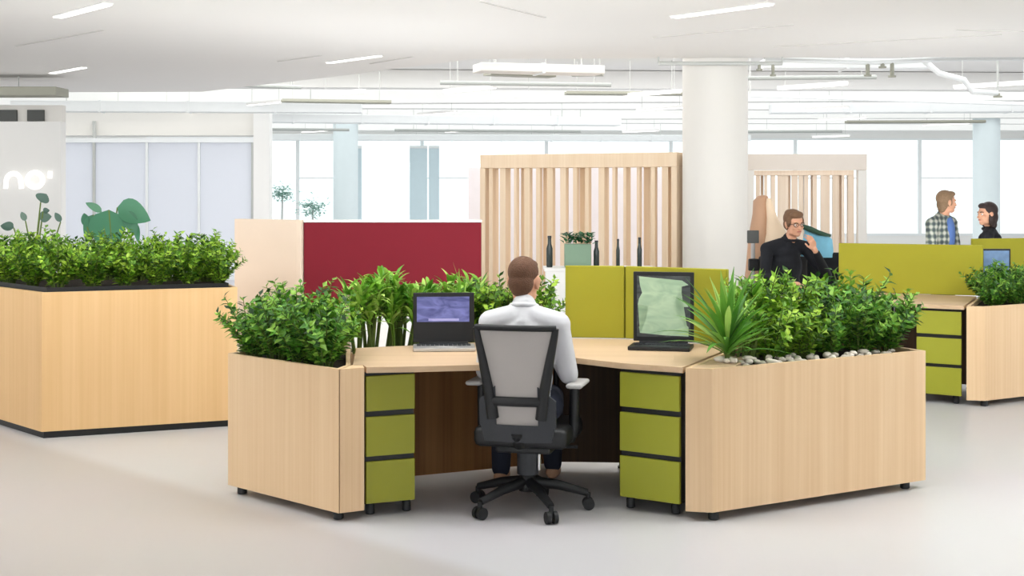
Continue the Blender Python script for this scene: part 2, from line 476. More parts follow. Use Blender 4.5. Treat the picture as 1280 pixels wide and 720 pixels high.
# --- front workstation
lp = planter('oak_planter', 'low oak planter full of bushy shrubs beside the olive drawers', L_PLANT,
             casters=[(-1.43, 7.21), (-.85, 6.66), (-.93, 7.3), (-1.27, 7.5)])
bm = bmesh.new(); prism(bm, [(-.8335, 6.5815), (-.7215, 6.642), (-.7375, 6.725), (-.7935, 6.738)], .045, DT, .0015)
obj('end_board', bm, M['oak'], lp, world=True)

rp = planter('oak_planter', 'long low oak planter with white pebbles and a spiky palm at its front corner', R_PLANT,
             casters=[(.985, 6.65), (2.12, 7.34), (1.92, 7.78), (1.28, 7.5)])
bm = bmesh.new(); prism(bm, [(.8685, 6.646), (.966, 6.6205), (1.10, 6.70), (1.22, 7.06), (1.13, 7.16)], .7135, .7425)
obj('corner_shelf', bm, M['oak_top'], rp, world=True)

def desk(label, d, full=True):
    t = thing('office_desk', label, 'desk', (d[0] + .2, d[1] + 7.5, 0))
    bm = bmesh.new(); prism(bm, off(DESKTOP, d), DB, DT, .002); obj('desktop', bm, M['oak_top'], t, world=True)
    bm = bmesh.new(); slab_between(bm, (d[0] - .80, d[1] + 7.36), (d[0] + .24, d[1] + 7.84), .025, .036, DB - .001); obj('modesty_panel', bm, M['shaded_wood_pale'], t, world=True)
    bm = bmesh.new(); slab_between(bm, (d[0] + .27, d[1] + 7.865), (d[0] + .63, d[1] + 7.845), .025, .036, DB - .001); obj('modesty_panel', bm, M['shaded_wood'], t, world=True)
    bm = bmesh.new(); slab_between(bm, (d[0] + .65, d[1] + 7.835), (d[0] + 1.17, d[1] + 7.47), .025, .036, DB - .001); obj('modesty_panel', bm, M['shaded_wood'], t, world=True)
    for x, y in ((-.76, 7.40), (.255, 7.875), (.64, 7.875), (1.16, 7.49)):
        bm = bmesh.new(); lathe(bm, [(.02, 0), (.02, .70)], (x + d[0], y + d[1], .012), 12)
        leg = obj('leg', bm, M['black'], t, world=True, smooth=True, angle=40)
        bm = bmesh.new(); lathe(bm, [(.028, 0), (.028, .012)], (x + d[0], y + d[1], 0), 14); obj('foot', bm, M['black'], leg, world=True)
    return t
desk('oak corner desk with a curved edge where the man in the white shirt sits', (0, 0))
pedestal('drawer_pedestal', 'olive three-drawer pedestal under the desk below the blue-screened laptop', (-.716, 6.683), (-.484, 6.783), (-.07, .30), mat='lime_dark')
pedestal('drawer_pedestal', 'lime green three-drawer pedestal beside the long pebble-topped planter', (.543, 6.858), (.822, 6.676), (.10, .33))

tr = planter('hedge_trough', 'raised oak trough behind the desk holding tall strappy plants', TROUGH, z1=.70, z0=.10, soil_z=.69)
for x, y in ((-.88, 7.62), (.19, 8.08)):
    bm = bmesh.new(); box(bm, x - .02, x + .02, y - .02, y + .02, 0, .10); obj('leg', bm, M['black'], tr, world=True)
bm = bmesh.new(); box(bm, -.945, -.895, 7.50, 7.56, .001, 1.03, .003)
tag(obj('oak_post', bm, M['beige'], loc=(-.92, 7.53, 0)), 'slim pale wooden post at the inner back corner of the bushy planter', 'post')

def screen(name, label, d, ph=(DT + .002, 1.165)):
    t = thing(name, label, 'desk screen', (d[0] + .5, d[1] + 7.95, ph[0]))
    for p, q in (((.312, 7.965), (.652, 7.915)), ((.660, 7.912), (1.20, 7.600))):
        bm = bmesh.new(); slab_between(bm, (p[0] + d[0], p[1] + d[1]), (q[0] + d[0], q[1] + d[1]), .035, ph[0], ph[1], .004)
        obj('felt_panel', bm, M['limefab'], t, world=True)
    bm = bmesh.new(); slab_between(bm, (d[0] + .6525, d[1] + 7.925), (d[0] + .6595, d[1] + 7.92), .03, ph[0], ph[1] - .004); obj('joint_strip', bm, M['limeedge'], t, world=True)
    return t
screen('privacy_screen', 'lime green felt desk screen standing behind the tall laptop', (0, 0))

# --- second workstation, further back: the same furniture
D2 = (2.527, 3.465)
desk('oak desk behind, below the wide lime screen near the two standing people', D2)
pedestal('drawer_pedestal', 'lime three-drawer pedestal of the desk further back below the wide lime screen', (.543, 6.858), (.822, 6.676), (.10, .33), d=D2)
planter('oak_planter', 'pale planter box of the rear desk, cut by the frame edge, with short green plants', R_PLANT, d=D2,
        casters=[(.985, 6.65), (2.12, 7.34), (1.92, 7.78), (1.28, 7.5)])
t = thing('privacy_screen', 'wide lime green screen on the rear desk in front of the two standing people', 'desk screen', (3.3, 11.3, .745))
bm = bmesh.new(); slab_between(bm, (2.76, 11.49), (3.82, 11.03), .035, .745, 1.155, .004); obj('felt_panel', bm, M['limefab'], t, world=True)
t = thing('privacy_screen', 'lime screen behind the rear planter, just below the dark-haired woman', 'desk screen', (4.4, 11.5, .0))
bm = bmesh.new(); slab_between(bm, (3.95, 11.65), (5.1, 12.0), .035, .70, 1.185, .004); obj('felt_panel', bm, M['limefab'], t, world=True)
for x, y in ((4.1, 11.715), (4.95, 11.973)):
    bm = bmesh.new(); box(bm, x - .02, x + .02, y - .015, y + .015, 0, .70); obj('leg', bm, M['grey'], t, world=True)
# monitor on the rear planter's desk, its bluish back just above the plants
t = thing('computer_monitor', 'bluish monitor showing just above the rear planter\'s plants', 'monitor', (3.98, 11.2, 0))
bm = bmesh.new(); box(bm, 3.86, 4.10, 11.18, 11.20, .80, 1.12, .004); b = obj('monitor_housing', bm, M['black'], t, world=True)
bm = bmesh.new(); box(bm, 3.875, 4.085, 11.174, 11.179, .815, 1.105); obj('display', bm, plain('blue_grey_display', (120, 150, 190), .3, var=.4, scale=14), t, world=True)
bm = bmesh.new(); box(bm, 3.96, 4.0, 11.19, 11.21, .02, .80); box(bm, 3.86, 4.1, 11.12, 11.28, 0, .02); obj('stand', bm, M['black'], t, world=True)

# --- big planter at the side
BIG = [(-3.896, 9.697), (-3.036, 8.78), (-1.868, 9.25), (-2.15, 9.95), (-3.45, 10.28)]
t = thing('oak_planter', 'tall warm oak planter on a black plinth overflowing with shrubs near the white wall', 'planter', (-3.036, 8.78, 0))
bm = bmesh.new(); tub(bm, BIG, .025, .045, .945, .80); obj('planter_box', bm, M['oak_warm'], t, world=True)
bm = bmesh.new(); prism(bm, inset(BIG, .02), 0, .044); obj('plinth', bm, M['black'], t, world=True)
bm = bmesh.new(); tub(bm, inset(BIG, .05), .012, .81, .972, .82); obj('liner_tray', bm, M['black'], t, world=True)
bm = bmesh.new(); prism(bm, inset(BIG, .065), .825, .955); obj('soil', bm, M['soil'], t, world=True)

# --- red booth back
t = thing('lounge_booth', 'crimson high-backed booth with a beige end panel and white top edge', 'booth', (-1.5, 10.5, 0))
bm = bmesh.new(); prism(bm, [(-2.20, 10.78), (-1.66, 10.44), (-1.622, 10.425), (-1.60, 10.44), (-1.60, 10.50), (-2.16, 10.85)], 0, 1.375, .003); obj('end_panel', bm, M['beige'], t, world=True)
bm = bmesh.new(); box(bm, -1.595, -.236, 10.42, 10.50, .64, 1.355, .006); obj('upholstered_back', bm, M['red'], t, world=True)
bm = bmesh.new(); box(bm, -1.597, -.232, 10.415, 10.51, 1.357, 1.376, .003); obj('top_edge', bm, M['white'], t, world=True)
bm = bmesh.new(); box(bm, -1.597, -.232, 10.43, 10.50, 0, .636); obj('base_panel', bm, M['white'], t, world=True)

# --- slatted screens
def slatted(label, p, q, depth, n, zt, hd, matname, seed, back=True):
    rnd = random.Random(seed)
    p, q = Vector(p), Vector(q); dv = (q - p); L = dv.length; a = math.atan2(dv.y, dv.x)
    t = thing('slatted_screen', label, 'slatted screen', (p.x, p.y, 0), a)
    bm = bmesh.new(); box(bm, 0, L, 0, depth, zt - hd, zt, .006); obj('header_beam', bm, M[matname], t)
    for x0 in (0, L - .07):
        bm = bmesh.new(); box(bm, x0, x0 + .07, 0, depth, 0, zt - hd - .001, .004); obj('post', bm, M[matname], t)
    bm = bmesh.new(); box(bm, .071, L - .071, 0, depth, 0, .10); obj('bottom_rail', bm, M[matname], t)
    rows = ((.02, n), (depth - .09, max(3, int(n * .6)))) if back else ((.05, n),)
    for y0, k in rows:
        step = (L - .14) / k
        for i in range(k):
            x = .07 + step * (i + .5) + rnd.uniform(-.02, .02); wd = rnd.choice((.035, .05, .05, .075))
            bm = bmesh.new(); box(bm, x - wd / 2, x + wd / 2, y0, y0 + .07, .101, zt - hd - .001); obj('slat', bm, M[matname], t)
    return t
M['portal'] = plain('portal_laminate', (226, 216, 206), .6, var=.02)
M['oak_pale2'] = wood('oak_pale_muted', (238, 222, 204), (226, 206, 184))  # second pale oak, less yellow, for the screen inside the portal
slatted('pale wooden slatted screen between the crimson booth and the round column', (-.392, 16.62), (1.86, 15.35), .34, 15, 2.025, .165, 'oak_pale', 3)
slatted('pale slatted screen inside the off-white portal behind the person in black', (2.83, 16.30), (4.05, 16.1), .22, 13, 1.83, .06, 'oak_pale2', 5)
t = thing('timber_portal', 'wide off-white portal frame around the slatted screen by the windows', 'portal', (3.5, 16.0, 0))
bm = bmesh.new(); box(bm, 2.74, 4.165, 15.95, 16.05, 1.83, 2.02, .004); obj('header_beam', bm, M['portal'], t, world=True)
bm = bmesh.new(); box(bm, 4.06, 4.165, 15.95, 16.05, 0, 1.829, .004); obj('post', bm, M['offwhite'], t, world=True)
bm = bmesh.new(); box(bm, 2.75, 2.84, 15.95, 16.05, 0, 1.829, .004); obj('post', bm, M['offwhite'], t, world=True)

# round column
bm = bmesh.new(); lathe(bm, [(.365, 0), (.365, 3.545)], (2.285, 15.3, 0), 64)
struct('column_round', bm, M['offwhite'], smooth=True, angle=40)
bm = bmesh.new(); lathe(bm, [(.37, 0), (.37, .1)], (2.285, 15.3, 0), 48)

# ------------------------------------------------------------------ laptops
def laptop(name, label, cx, yf, ys, w, zt, rz, kind):
    t = thing(name, label, 'laptop', (cx, ys, DT), rz)
    dep = ys - yf
    deckm = M['silver'] if kind == 'blue' else M['black']
    bm = bmesh.new(); box(bm, -w / 2, w / 2, -dep, .0, .001, .022, .005); dk = obj('keyboard_deck', bm, deckm, t)
    bm = bmesh.new()
    for r in range(5):
        for c in range(12):
            x0 = -w * .44 + c * w * .88 / 12; y0 = -dep * .50 + r * dep * .09
            box(bm, x0, x0 + w * .065, y0, y0 + dep * .07, .022, .025)
    obj('keys', bm, M['graphite'], dk)
    bm = bmesh.new(); box(bm, -w * .17, w * .17, -dep * .92, -dep * .62, .0221, .0235); obj('touchpad', bm, M['grey'] if kind == 'blue' else M['graphite'], dk)
    H = zt - DT
    bm = bmesh.new(); tube(bm, [(-w * .4, .006, .026), (w * .4, .006, .026)], .008, 10); obj('hinge', bm, M['black'], t)
    bm = bmesh.new(); box(bm, -w / 2, w / 2, .0, .016, .03, H, .004); li = obj('screen_lid', bm, M['black'], t)
    if kind == 'blue':
        bm = bmesh.new(); box(bm, -w * .44, w * .42, -.0015, -.0005, H * .47, H - .022)
        obj('display', bm, M['blue_disp'], li)
        bm = bmesh.new(); box(bm, -w * .25, w * .25, -.0025, -.0016, H * .49, H * .53)
        obj('display_bar', bm, M['blue_bar'], li)
    else:
        bm = bmesh.new(); box(bm, -w * .44, w * .44, -.0015, -.0005, .055, H - .022); dsp = obj('display', bm, M['dark_disp'], li)
        bm = bmesh.new()
        x = lambda u: -w * .44 + u * w * .88
        z = lambda v: .055 + v * (H - .077)
        pts = [(.04, .99), (.30, .97), (.85, .93), (.97, .86), (.80, .82), (.84, .73), (.74, .68), (.93, .56), (.97, .50), (.70, .50), (.74, .40), (.86, .27), (.97, .17),
               (.97, .02), (.50, .03), (.06, .06), (.04, .16), (.16, .23), (.22, .50), (.02, .53), (.04, .62), (.10, .72), (.06, .84)]
        f = bm.faces.new([bm.verts.new((x(u), -.0025, z(v))) for u, v in pts])
        bmesh.ops.triangulate(bm, faces=[f])
        obj('display_image', bm, M['sage_disp'], dsp)
    return t
def disp(name, a, b, e, scale):
    m, nt, p = _new(name)
    tc = nt.nodes.new('ShaderNodeTexCoord'); n = nt.nodes.new('ShaderNodeTexNoise'); n.inputs['Scale'].default_value = scale
    n.inputs['Distortion'].default_value = 1.5
    mp = nt.nodes.new('ShaderNodeMapping'); mp.inputs['Scale'].default_value = (1, 1, 2.5)
    nt.links.new(tc.outputs['Object'], mp.inputs['Vector']); nt.links.new(mp.outputs['Vector'], n.inputs['Vector'])
    cr = nt.nodes.new('ShaderNodeValToRGB')
    cr.color_ramp.elements[0].position = .3; cr.color_ramp.elements[0].color = srgb(*a)
    cr.color_ramp.elements[1].position = .7; cr.color_ramp.elements[1].color = srgb(*b)
    nt.links.new(n.outputs['Fac'], cr.inputs['Fac'])
    nt.links.new(cr.outputs['Color'], p.inputs['Base Color']); nt.links.new(cr.outputs['Color'], p.inputs['Emission Color'])
    p.inputs['Emission Strength'].default_value = e; p.inputs['Roughness'].default_value = .3
    return m
M['blue_disp'] = disp('blue_display', (62, 66, 118), (112, 116, 176), .35, 8)
M['blue_bar'] = disp('blue_display_bar', (140, 140, 190), (176, 172, 210), .35, 8)
M['sage_disp'] = disp('sage_display', (138, 164, 136), (166, 188, 158), .35, 6)
M['dark_disp'] = disp('dark_display', (34, 38, 40), (72, 78, 78), .15, 9)
laptop('laptop', 'laptop with a blue screen and silver base on the desk beside the hedge', -.375, 7.27, 7.47, .335, 1.045, R(4), 'blue')
laptop('laptop', 'tall black laptop showing a sage green picture in front of the lime screen', .835, 7.30, 7.50, .335, 1.157, R(-14), 'sage')

# ------------------------------------------------------------------ office chair
def office_chair():
    t = thing('office_chair', 'black swivel office chair with a grey mesh back holding the man in white', 'office chair', (.08, 6.84, 0), R(-13))
    # five-star base
    bm = bmesh.new(); lathe(bm, [(.045, .10), (.05, .12), (.04, .17), (.03, .19)], (0, 0, 0), 20); hub = obj('base_hub', bm, M['black'], t, smooth=True, angle=40)
    for k in range(5):
        a = R(-56 + 72 * k); d = Vector((math.cos(a), math.sin(a), 0))
        bm = bmesh.new(); tube(bm, [d * .03 + Vector((0, 0, .145)), d * .16 + Vector((0, 0, .125)), d * .30 + Vector((0, 0, .085))], [.028, .024, .018], 10)
        arm = obj('base_leg', bm, M['black'], t, smooth=True, angle=50)
        c = d * .305; s = Vector((-d.y, d.x, 0))
        bm = bmesh.new()
        for sg in (-1, 1):
            tube(bm, [c + s * sg * .008 + Vector((0, 0, .031)), c + s * sg * .028 + Vector((0, 0, .031))], .030, 16)
        tube(bm, [c + Vector((0, 0, .03)), c + Vector((0, 0, .085))], .012, 10)
        obj('caster', bm, M['black'], arm, smooth=True, angle=40)
    bm = bmesh.new(); lathe(bm, [(.055, .185), (.055, .295), (.045, .304)], (0, 0, 0), 20); obj('column_cover', bm, M['graphite'], t, smooth=True, angle=40)
    bm = bmesh.new(); tube(bm, [(.062, -.02, .21), (.062, -.02, .304)], .009, 10); obj('gas_lift', bm, M['chrome'], t, smooth=True, angle=40)
    bm = bmesh.new(); box(bm, -.14, .14, -.12, .12, .305, .344, .012); obj('tilt_mechanism', bm, M['black'], t)
    bm = bmesh.new(); tube(bm, [(.12, 0, .325), (.25, .02, .325)], .008, 8); obj('tilt_lever', bm, M['black'], t)
    # seat
    bm = bmesh.new(); box(bm, -.235, .235, -.20, .27, .345, .445, .03); obj('seat', bm, M['black'], t, smooth=True, angle=50)
    # back: tapered frame, curved, leaning backwards
    def bp(x, z):
        y = -.215 - .055 * (z - .40) / .5 - .03 * (1 - (x / .22) ** 2)
        return Vector((x, y, z))
    def bar(pts, w, th):
        bm = bmesh.new()
        tube(bm, pts, w, 10)
        return bm
    fr = bmesh.new()
    tl, trr = [bp(-.198, .945), bp(-.190, .90), bp(-.165, .78), bp(-.135, .62), bp(-.12, .50)], [bp(.198, .945), bp(.190, .90), bp(.165, .78), bp(.135, .62), bp(.12, .50)]
    rads = [.016, .018, .022, .027, .030]
    tube(fr, tl, rads, 10); tube(fr, trr, rads, 10)
    tube(fr, [bp(-.20 + .04 * i, .945) for i in range(11)], .015, 10)
    tube(fr, [bp(-.14 + .028 * i, .585) for i in range(11)], .024, 10)
    fb = obj('back_frame', fr, M['black'], t, smooth=True, angle=60)
    # lower shell with a window
    sh = bmesh.new()
    def sheet(bm, f, us, vs, th):
        g = [[bm.verts.new(f(u, v)) for u in us] for v in vs]
        h = [[bm.verts.new(f(u, v) + Vector((0, th, 0))) for u in us] for v in vs]
        for i in range(len(vs) - 1):
            for j in range(len(us) - 1):
                bm.faces.new((g[i][j], g[i][j + 1], g[i + 1][j + 1], g[i + 1][j])); bm.faces.new((h[i][j], h[i + 1][j], h[i + 1][j + 1], h[i][j + 1]))
        nv, nu = len(vs) - 1, len(us) - 1
        for j in range(nu):
            bm.faces.new((g[0][j], h[0][j], h[0][j + 1], g[0][j + 1])); bm.faces.new((g[nv][j], g[nv][j + 1], h[nv][j + 1], h[nv][j]))
        for i in range(nv):
            bm.faces.new((g[i][0], g[i + 1][0], h[i + 1][0], h[i][0])); bm.faces.new((g[i][nu], h[i][nu], h[i + 1][nu], g[i + 1][nu]))
    us = [i / 10 for i in range(11)]; vs = [i / 8 for i in range(9)]
    lin = lambda a, b, u: a + (b - a) * u
    sheet(sh, lambda u, v: bp(lin(-.185, .185, u) * (1 - .10 * (1 - v)), lin(.385, .468, v)) + Vector((0, -.006, 0)), us, vs, .02)
    sheet(sh, lambda u, v: bp(lin(-.19, -.105, u), lin(.46, .66 - .07 * (1 - u), v)) + Vector((0, -.006, 0)), us, vs, .02)
    sheet(sh, lambda u, v: bp(lin(.105, .19, u), lin(.46, .66 - .07 * u, v)) + Vector((0, -.006, 0)), us, vs, .02)
    obj('lumbar_shell', sh, M['graphite'], t, smooth=True, angle=40)
    wv = lambda z: .125 + (z - .60) / .345 * .068
    ms = bmesh.new(); sheet(ms, lambda u, v: bp(lin(-1, 1, u) * wv(lin(.60, .94, v)), lin(.60, .94, v)) + Vector((0, .004, 0)), us, vs, .006)
    obj('mesh_panel', ms, M['mesh'], t, smooth=True, angle=40)
    ms = bmesh.new(); sheet(ms, lambda u, v: bp(lin(-.11, .11, u), lin(.468, .575, v)) + Vector((0, .008, 0)), us, vs, .006)
    obj('mesh_panel', ms, M['mesh'], t, smooth=True, angle=40)
    bm = bmesh.new(); tube(bm, [(0, -.10, .36), (0, -.20, .37), bp(0, .43)], .03, 10); obj('back_bracket', bm, M['black'], t, smooth=True, angle=50)
    for sg in (-1, 1):
        bm = bmesh.new(); tube(bm, [(sg * .14, .0, .36), (sg * .225, .0, .37), (sg * .235, .0, .42), (sg * .238, .0, .635)], [.02, .024, .026, .024], 10)
        a = obj('armrest_post', bm, M['black'], t, smooth=True, angle=50)
        bm = bmesh.new(); box(bm, sg * .255 - .04, sg * .255 + .04, -.12, .12, .634, .656, .01); obj('armrest_pad', bm, M['grey'], a, smooth=True, angle=50)
    return t
office_chair()

# ------------------------------------------------------------------ people
def V(*a): return Vector(a)

def hand(bm, wrist, fwd, up, side, curl=0.5, s=1.0):
    """palm, four unequal bent fingers and a thumb leaving the palm's side; side=+1 puts the thumb along fwd x up"""
    fwd = fwd.normalized(); up = (up - fwd * up.dot(fwd)).normalized(); lat = fwd.cross(up) * side
    pc = wrist + fwd * .045 * s
    rot = Matrix((lat, fwd, up)).transposed().to_euler()
    ell(bm, pc, (.040 * s, .052 * s, .017 * s), rot, 14)
    ell(bm, wrist, (.027 * s, .03 * s, .021 * s), rot, 12)
    for i, (o, l) in enumerate(((.030, .072), (.010, .080), (-.010, .075), (-.029, .058))):
        p = wrist + fwd * (.085 - abs(i - 1.2) * .005) * s + lat * o * s
        d = (fwd + lat * o * 2.2).normalized()
        a = 0.0; r = .0088 * s
        for k, f in enumerate((.45, .32, .26)):
            a += curl * (.35 if k == 0 else .75)
            dd = (d * math.cos(a) - up * math.sin(a))
            q = p + dd * l * f * s
            cap(bm, p, q, r, r * .9, 8); p = q; r *= .9
    p = wrist + fwd * .025 * s + lat * .032 * s; d = (fwd * .75 + lat * .65 - up * .15).normalized()
    q = p + d * .038 * s; cap(bm, p, q, .0115 * s, .010 * s, 8)
    d = (fwd * .95 + lat * .2 - up * .25).normalized(); cap(bm, q, q + d * .030 * s, .010 * s, .0085 * s, 8)

def head_frame(c, yaw, tilt=0.0, roll=0.0):
    """local head axes: +y is where the face looks"""
    return Matrix.Translation(c) @ Euler((tilt, roll, yaw)).to_matrix().to_4x4()

def build_head(bm, H):
    def e(c, r, rot=(0, 0, 0), seg=18):
        mt = H @ Matrix.Translation(V(*c)) @ Euler(rot).to_matrix().to_4x4() @ Matrix.Diagonal((r[0], r[1], r[2], 1))
        bmesh.ops.create_uvsphere(bm, u_segments=seg, v_segments=seg // 2 + 2, radius=1.0, matrix=mt)
    e((0, -.012, .030), (.074, .092, .088))              # cranium
    e((0, .022, -.028), (.060, .066, .078))              # face
    e((0, .052, -.085), (.030, .030, .026))              # chin
    e((-.035, .012, -.070), (.026, .045, .030)); e((.035, .012, -.070), (.026, .045, .030))   # jaw
    e((0, .074, .018), (.050, .016, .014))               # brow
    e((0, .086, -.012), (.011, .016, .028), (R(18), 0, 0))   # nose bridge
    e((0, .098, -.032), (.016, .014, .011))              # nose tip
    e((0, .078, -.058), (.024, .012, .012))              # lips
    for s in (-1, 1):
        e((s * .036, .060, -.025), (.022, .022, .020))   # cheek
        e((s * .077, -.008, -.006), (.010, .020, .032), (R(-8), s * R(10), 0))   # ear
        e((s * .075, -.002, -.034), (.008, .010, .012))  # lobe

def face_parts(body, H, hair_mat, hair):
    for s in (-1, 1):
        bm = bmesh.new()
        bmesh.ops.create_uvsphere(bm, u_segments=12, v_segments=8, radius=.0105, matrix=H @ Matrix.Translation(V(s * .030, .0725, .001)))
        ey = obj('eye', bm, M['eye'], body, world=True, smooth=True)
        bm = bmesh.new(); bmesh.ops.create_uvsphere(bm, u_segments=10, v_segments=6, radius=.0055, matrix=H @ Matrix.Translation(V(s * .030, .0795, .001)))
        obj('iris', bm, M['hair_d'], ey, world=True, smooth=True)
        bm = bmesh.new(); tube(bm, [H @ V(s * .014, .088, .017), H @ V(s * .032, .084, .022), H @ V(s * .050, .068, .017)], [.004, .005, .003], 6)
        obj('eyebrow', bm, hair_mat, body, world=True)
    bm = bmesh.new(); tube(bm, [H @ V(-.022, .083, -.060), H @ V(-.008, .090, -.0575), H @ V(.008, .090, -.0575), H @ V(.022, .083, -.060)], [.003, .0055, .0055, .003], 8)
    obj('mouth', bm, M['lip'], body, world=True, smooth=True)
    bm = bmesh.new()
    def e(c, r, rot=(0, 0, 0)):
        mt = H @ Matrix.Translation(V(*c)) @ Euler(rot).to_matrix().to_4x4() @ Matrix.Diagonal((r[0], r[1], r[2], 1))
        bmesh.ops.create_uvsphere(bm, u_segments=24, v_segments=14, radius=1.0, matrix=mt)
    if hair == 'short':
        e((0, -.022, .046), (.0775, .089, .080)); e((0, -.050, -.010), (.066, .058, .066)); e((0, -.058, -.052), (.046, .036, .030)); e((0, .034, .085), (.056, .046, .030))
    elif hair == 'bob':
        e((0, -.024, .042), (.084, .094, .086)); e((0, -.060, -.030), (.078, .052, .085)); e((0, -.055, -.105), (.070, .045, .055)); e((0, .040, .083), (.060, .046, .032))
        for s in (-1, 1): e((s * .066, -.018, -.05), (.020, .040, .085))
    elif hair == 'mid':
        e((0, -.024, .042), (.081, .092, .084)); e((0, -.050, -.022), (.071, .054, .076)); e((0, -.056, -.075), (.052, .036, .036)); e((0, .040, .083), (.060, .046, .032))
        for s in (-1, 1): e((s * .066, -.006, .0), (.016, .034, .045))
    elif hair == 'long':
        e((0, -.024, .042), (.086, .096, .088)); e((0, -.062, -.05), (.084, .055, .12)); e((0, -.07, -.16), (.085, .045, .10)); e((0, .036, .086), (.062, .050, .032))
        for s in (-1, 1): e((s * .072, -.024, -.06), (.020, .042, .11))
    elif hair == 'updo':
        e((0, -.024, .044), (.083, .093, .084)); e((0, -.085, .070), (.045, .042, .045)); e((0, .040, .083), (.062, .046, .036)); e((0, -.050, -.010), (.074, .060, .068))
        for s in (-1, 1): e((s * .066, .012, .02), (.018, .034, .045))
    fuse('hair', bm, hair_mat, body, .005, 4, world=True)

def person(label, J, hairmat, hair, top_mat, leg_mat, shoe_mat, yaw=0.0, tilt=0.0, roll=0.0, group=None, w=1.0, sleeve='long', inner=None, voxel=.007, curl=.5, palms=None, glasses=False):
    """J: joints in world coordinates: head, neck, sh, el, wr, hip, kn, an (pairs: left, right) ; body faces J['fwd']"""
    fwd = J['fwd'].normalized(); lat = fwd.cross(V(0, 0, 1)).normalized()   # to the person's right
    base = (J['an'][0] + J['an'][1]) / 2
    root = thing('person', label, 'person', (base.x, base.y, 0), group=group)
    pel = (J['hip'][0] + J['hip'][1]) / 2; sho = (J['sh'][0] + J['sh'][1]) / 2
    spine = (sho - pel)
    H = head_frame(J['head'], yaw, tilt, roll)
    bm = bmesh.new()
    build_head(bm, H)
    cap(bm, J['neck'] + V(0, 0, -.06), J['head'] + (H.to_3x3() @ V(0, -.02, -.05)), .058 * w, .052 * w)
    ry = math.atan2(lat.y, lat.x)
    lean = math.asin(max(-1, min(1, spine.normalized().dot(fwd))))
    rot = (-lean, 0, ry)
    def torso(b, k, extra=0):
        ell(b, pel + spine * .03, (.150 * w + extra, .110 * w + extra, .11), rot)
        ell(b, pel + spine * .35, (.132 * w + extra, .100 * w + extra, .15), rot)
        ell(b, pel + spine * .68, (.152 * w + extra, .108 * w + extra, .17), rot)
        ell(b, pel + spine * .92, (.140 * w + extra, .085 * w + extra, .085), rot)
        for i in (0, 1): cap(b, sho.lerp(J['sh'][i], .25) + V(0, 0, .035), J['sh'][i], .056 * w + extra, .056 * w + extra)
        cap(b, sho + V(0, 0, .0), J['neck'], .082 * w + extra * .6, .060 * w + extra * .6)
    torso(bm, 1)
    for i in (0, 1):
        cap(bm, J['sh'][i], J['el'][i], .047 * w, .038 * w); cap(bm, J['el'][i], J['wr'][i], .038 * w, .026 * w)
        fd = (J['wr'][i] - J['el'][i]).normalized()
        up = palms[i] if palms else V(0, 0, 1)
        hd = J['hd'][i] if 'hd' in J else fd
        # thumbs point inwards: left hand's thumb to the right and the other way round
        u2 = (up - hd * up.dot(hd)).normalized(); sd = hd.cross(u2)
        inward = lat if i == 0 else -lat
        hand(bm, J['wr'][i] + hd * .01, hd, up, 1 if sd.dot(inward) > 0 or abs(sd.dot(inward)) < .05 else -1, curl)
        cap(bm, J['hip'][i], J['kn'][i], .082 * w, .056 * w); cap(bm, J['kn'][i], J['an'][i], .055 * w, .036 * w)
        cap(bm, J['an'][i], J['an'][i] + fwd * .13 + V(0, 0, -.045), .034, .028)
    body = fuse('body', bm, M['skin'], root, voxel, 3, world=True)
    # top
    bm = bmesh.new(); torso(bm, 1, .014)
    for i in (0, 1):
        cap(bm, J['sh'][i], J['el'][i], .064 * w, .054 * w)
        if sleeve == 'long': cap(bm, J['el'][i], J['el'][i].lerp(J['wr'][i], .90), .054 * w, .038 * w)
    # a few soft folds
    fuse('top', bm, top_mat, root, .008, 5, world=True)
    if inner is not None:
        bm = bmesh.new(); c = pel + spine * .72 + fwd * .085
        ell(bm, c, (.07, .055, .20), rot); fuse('undershirt', bm, inner, root, .008, 3, world=True)
    # collar
    bm = bmesh.new(); n = J['neck']; ring = []
    for k in range(17):
        a = 2 * PI * k / 16; ring.append(n + lat * math.cos(a) * .069 * w + fwd * (math.sin(a) * .069 * w + .004) + V(0, 0, -.012 * math.sin(a)))
    tube(bm, ring, .014, 8, cap=False); fuse('collar', bm, top_mat, root, .005, 3, world=True)
    bm = bmesh.new(); ell(bm, pel, (.162 * w, .122 * w, .115), (0, 0, ry))
    for i in (0, 1):
        cap(bm, J['hip'][i], J['kn'][i], .097 * w, .072 * w); cap(bm, J['kn'][i], J['kn'][i].lerp(J['an'][i], .95), .072 * w, .055 * w)
    fuse('trousers', bm, leg_mat, root, .009, 4, world=True)
    for i in (0, 1):
        a = J['an'][i]; bm = bmesh.new()
        z0 = a.z - .062
        cap(bm, a + V(0, 0, -.025) - fwd * .025, a + fwd * .06 + V(0, 0, -.028), .038, .040); cap(bm, a + fwd * .06 + V(0, 0, -.030), a + fwd * .15 + V(0, 0, -.038), .040, .028)
        fuse('shoe', bm, shoe_mat, root, .006, 3, world=True)
    face_parts(body, H, hairmat, hair)
    if glasses:
        bm = bmesh.new()
        for s in (-1, 1):
            tube(bm, [H @ V(s * .032 + .021 * math.cos(a), .093 - .012 * abs(s * .032 + .021 * math.cos(a)) / .05, .001 + .017 * math.sin(a)) for a in [2 * PI * k / 16 for k in range(17)]], .0022, 6, cap=False)
            tube(bm, [H @ V(s * .053, .080, .006), H @ V(s * .078, .04, .008), H @ V(s * .082, -.005, .006)], .0022, 6)
        tube(bm, [H @ V(-.011, .0935, .004), H @ V(.011, .0935, .004)], .0022, 6)
        obj('glasses', bm, M['black'], root, world=True)
    return root

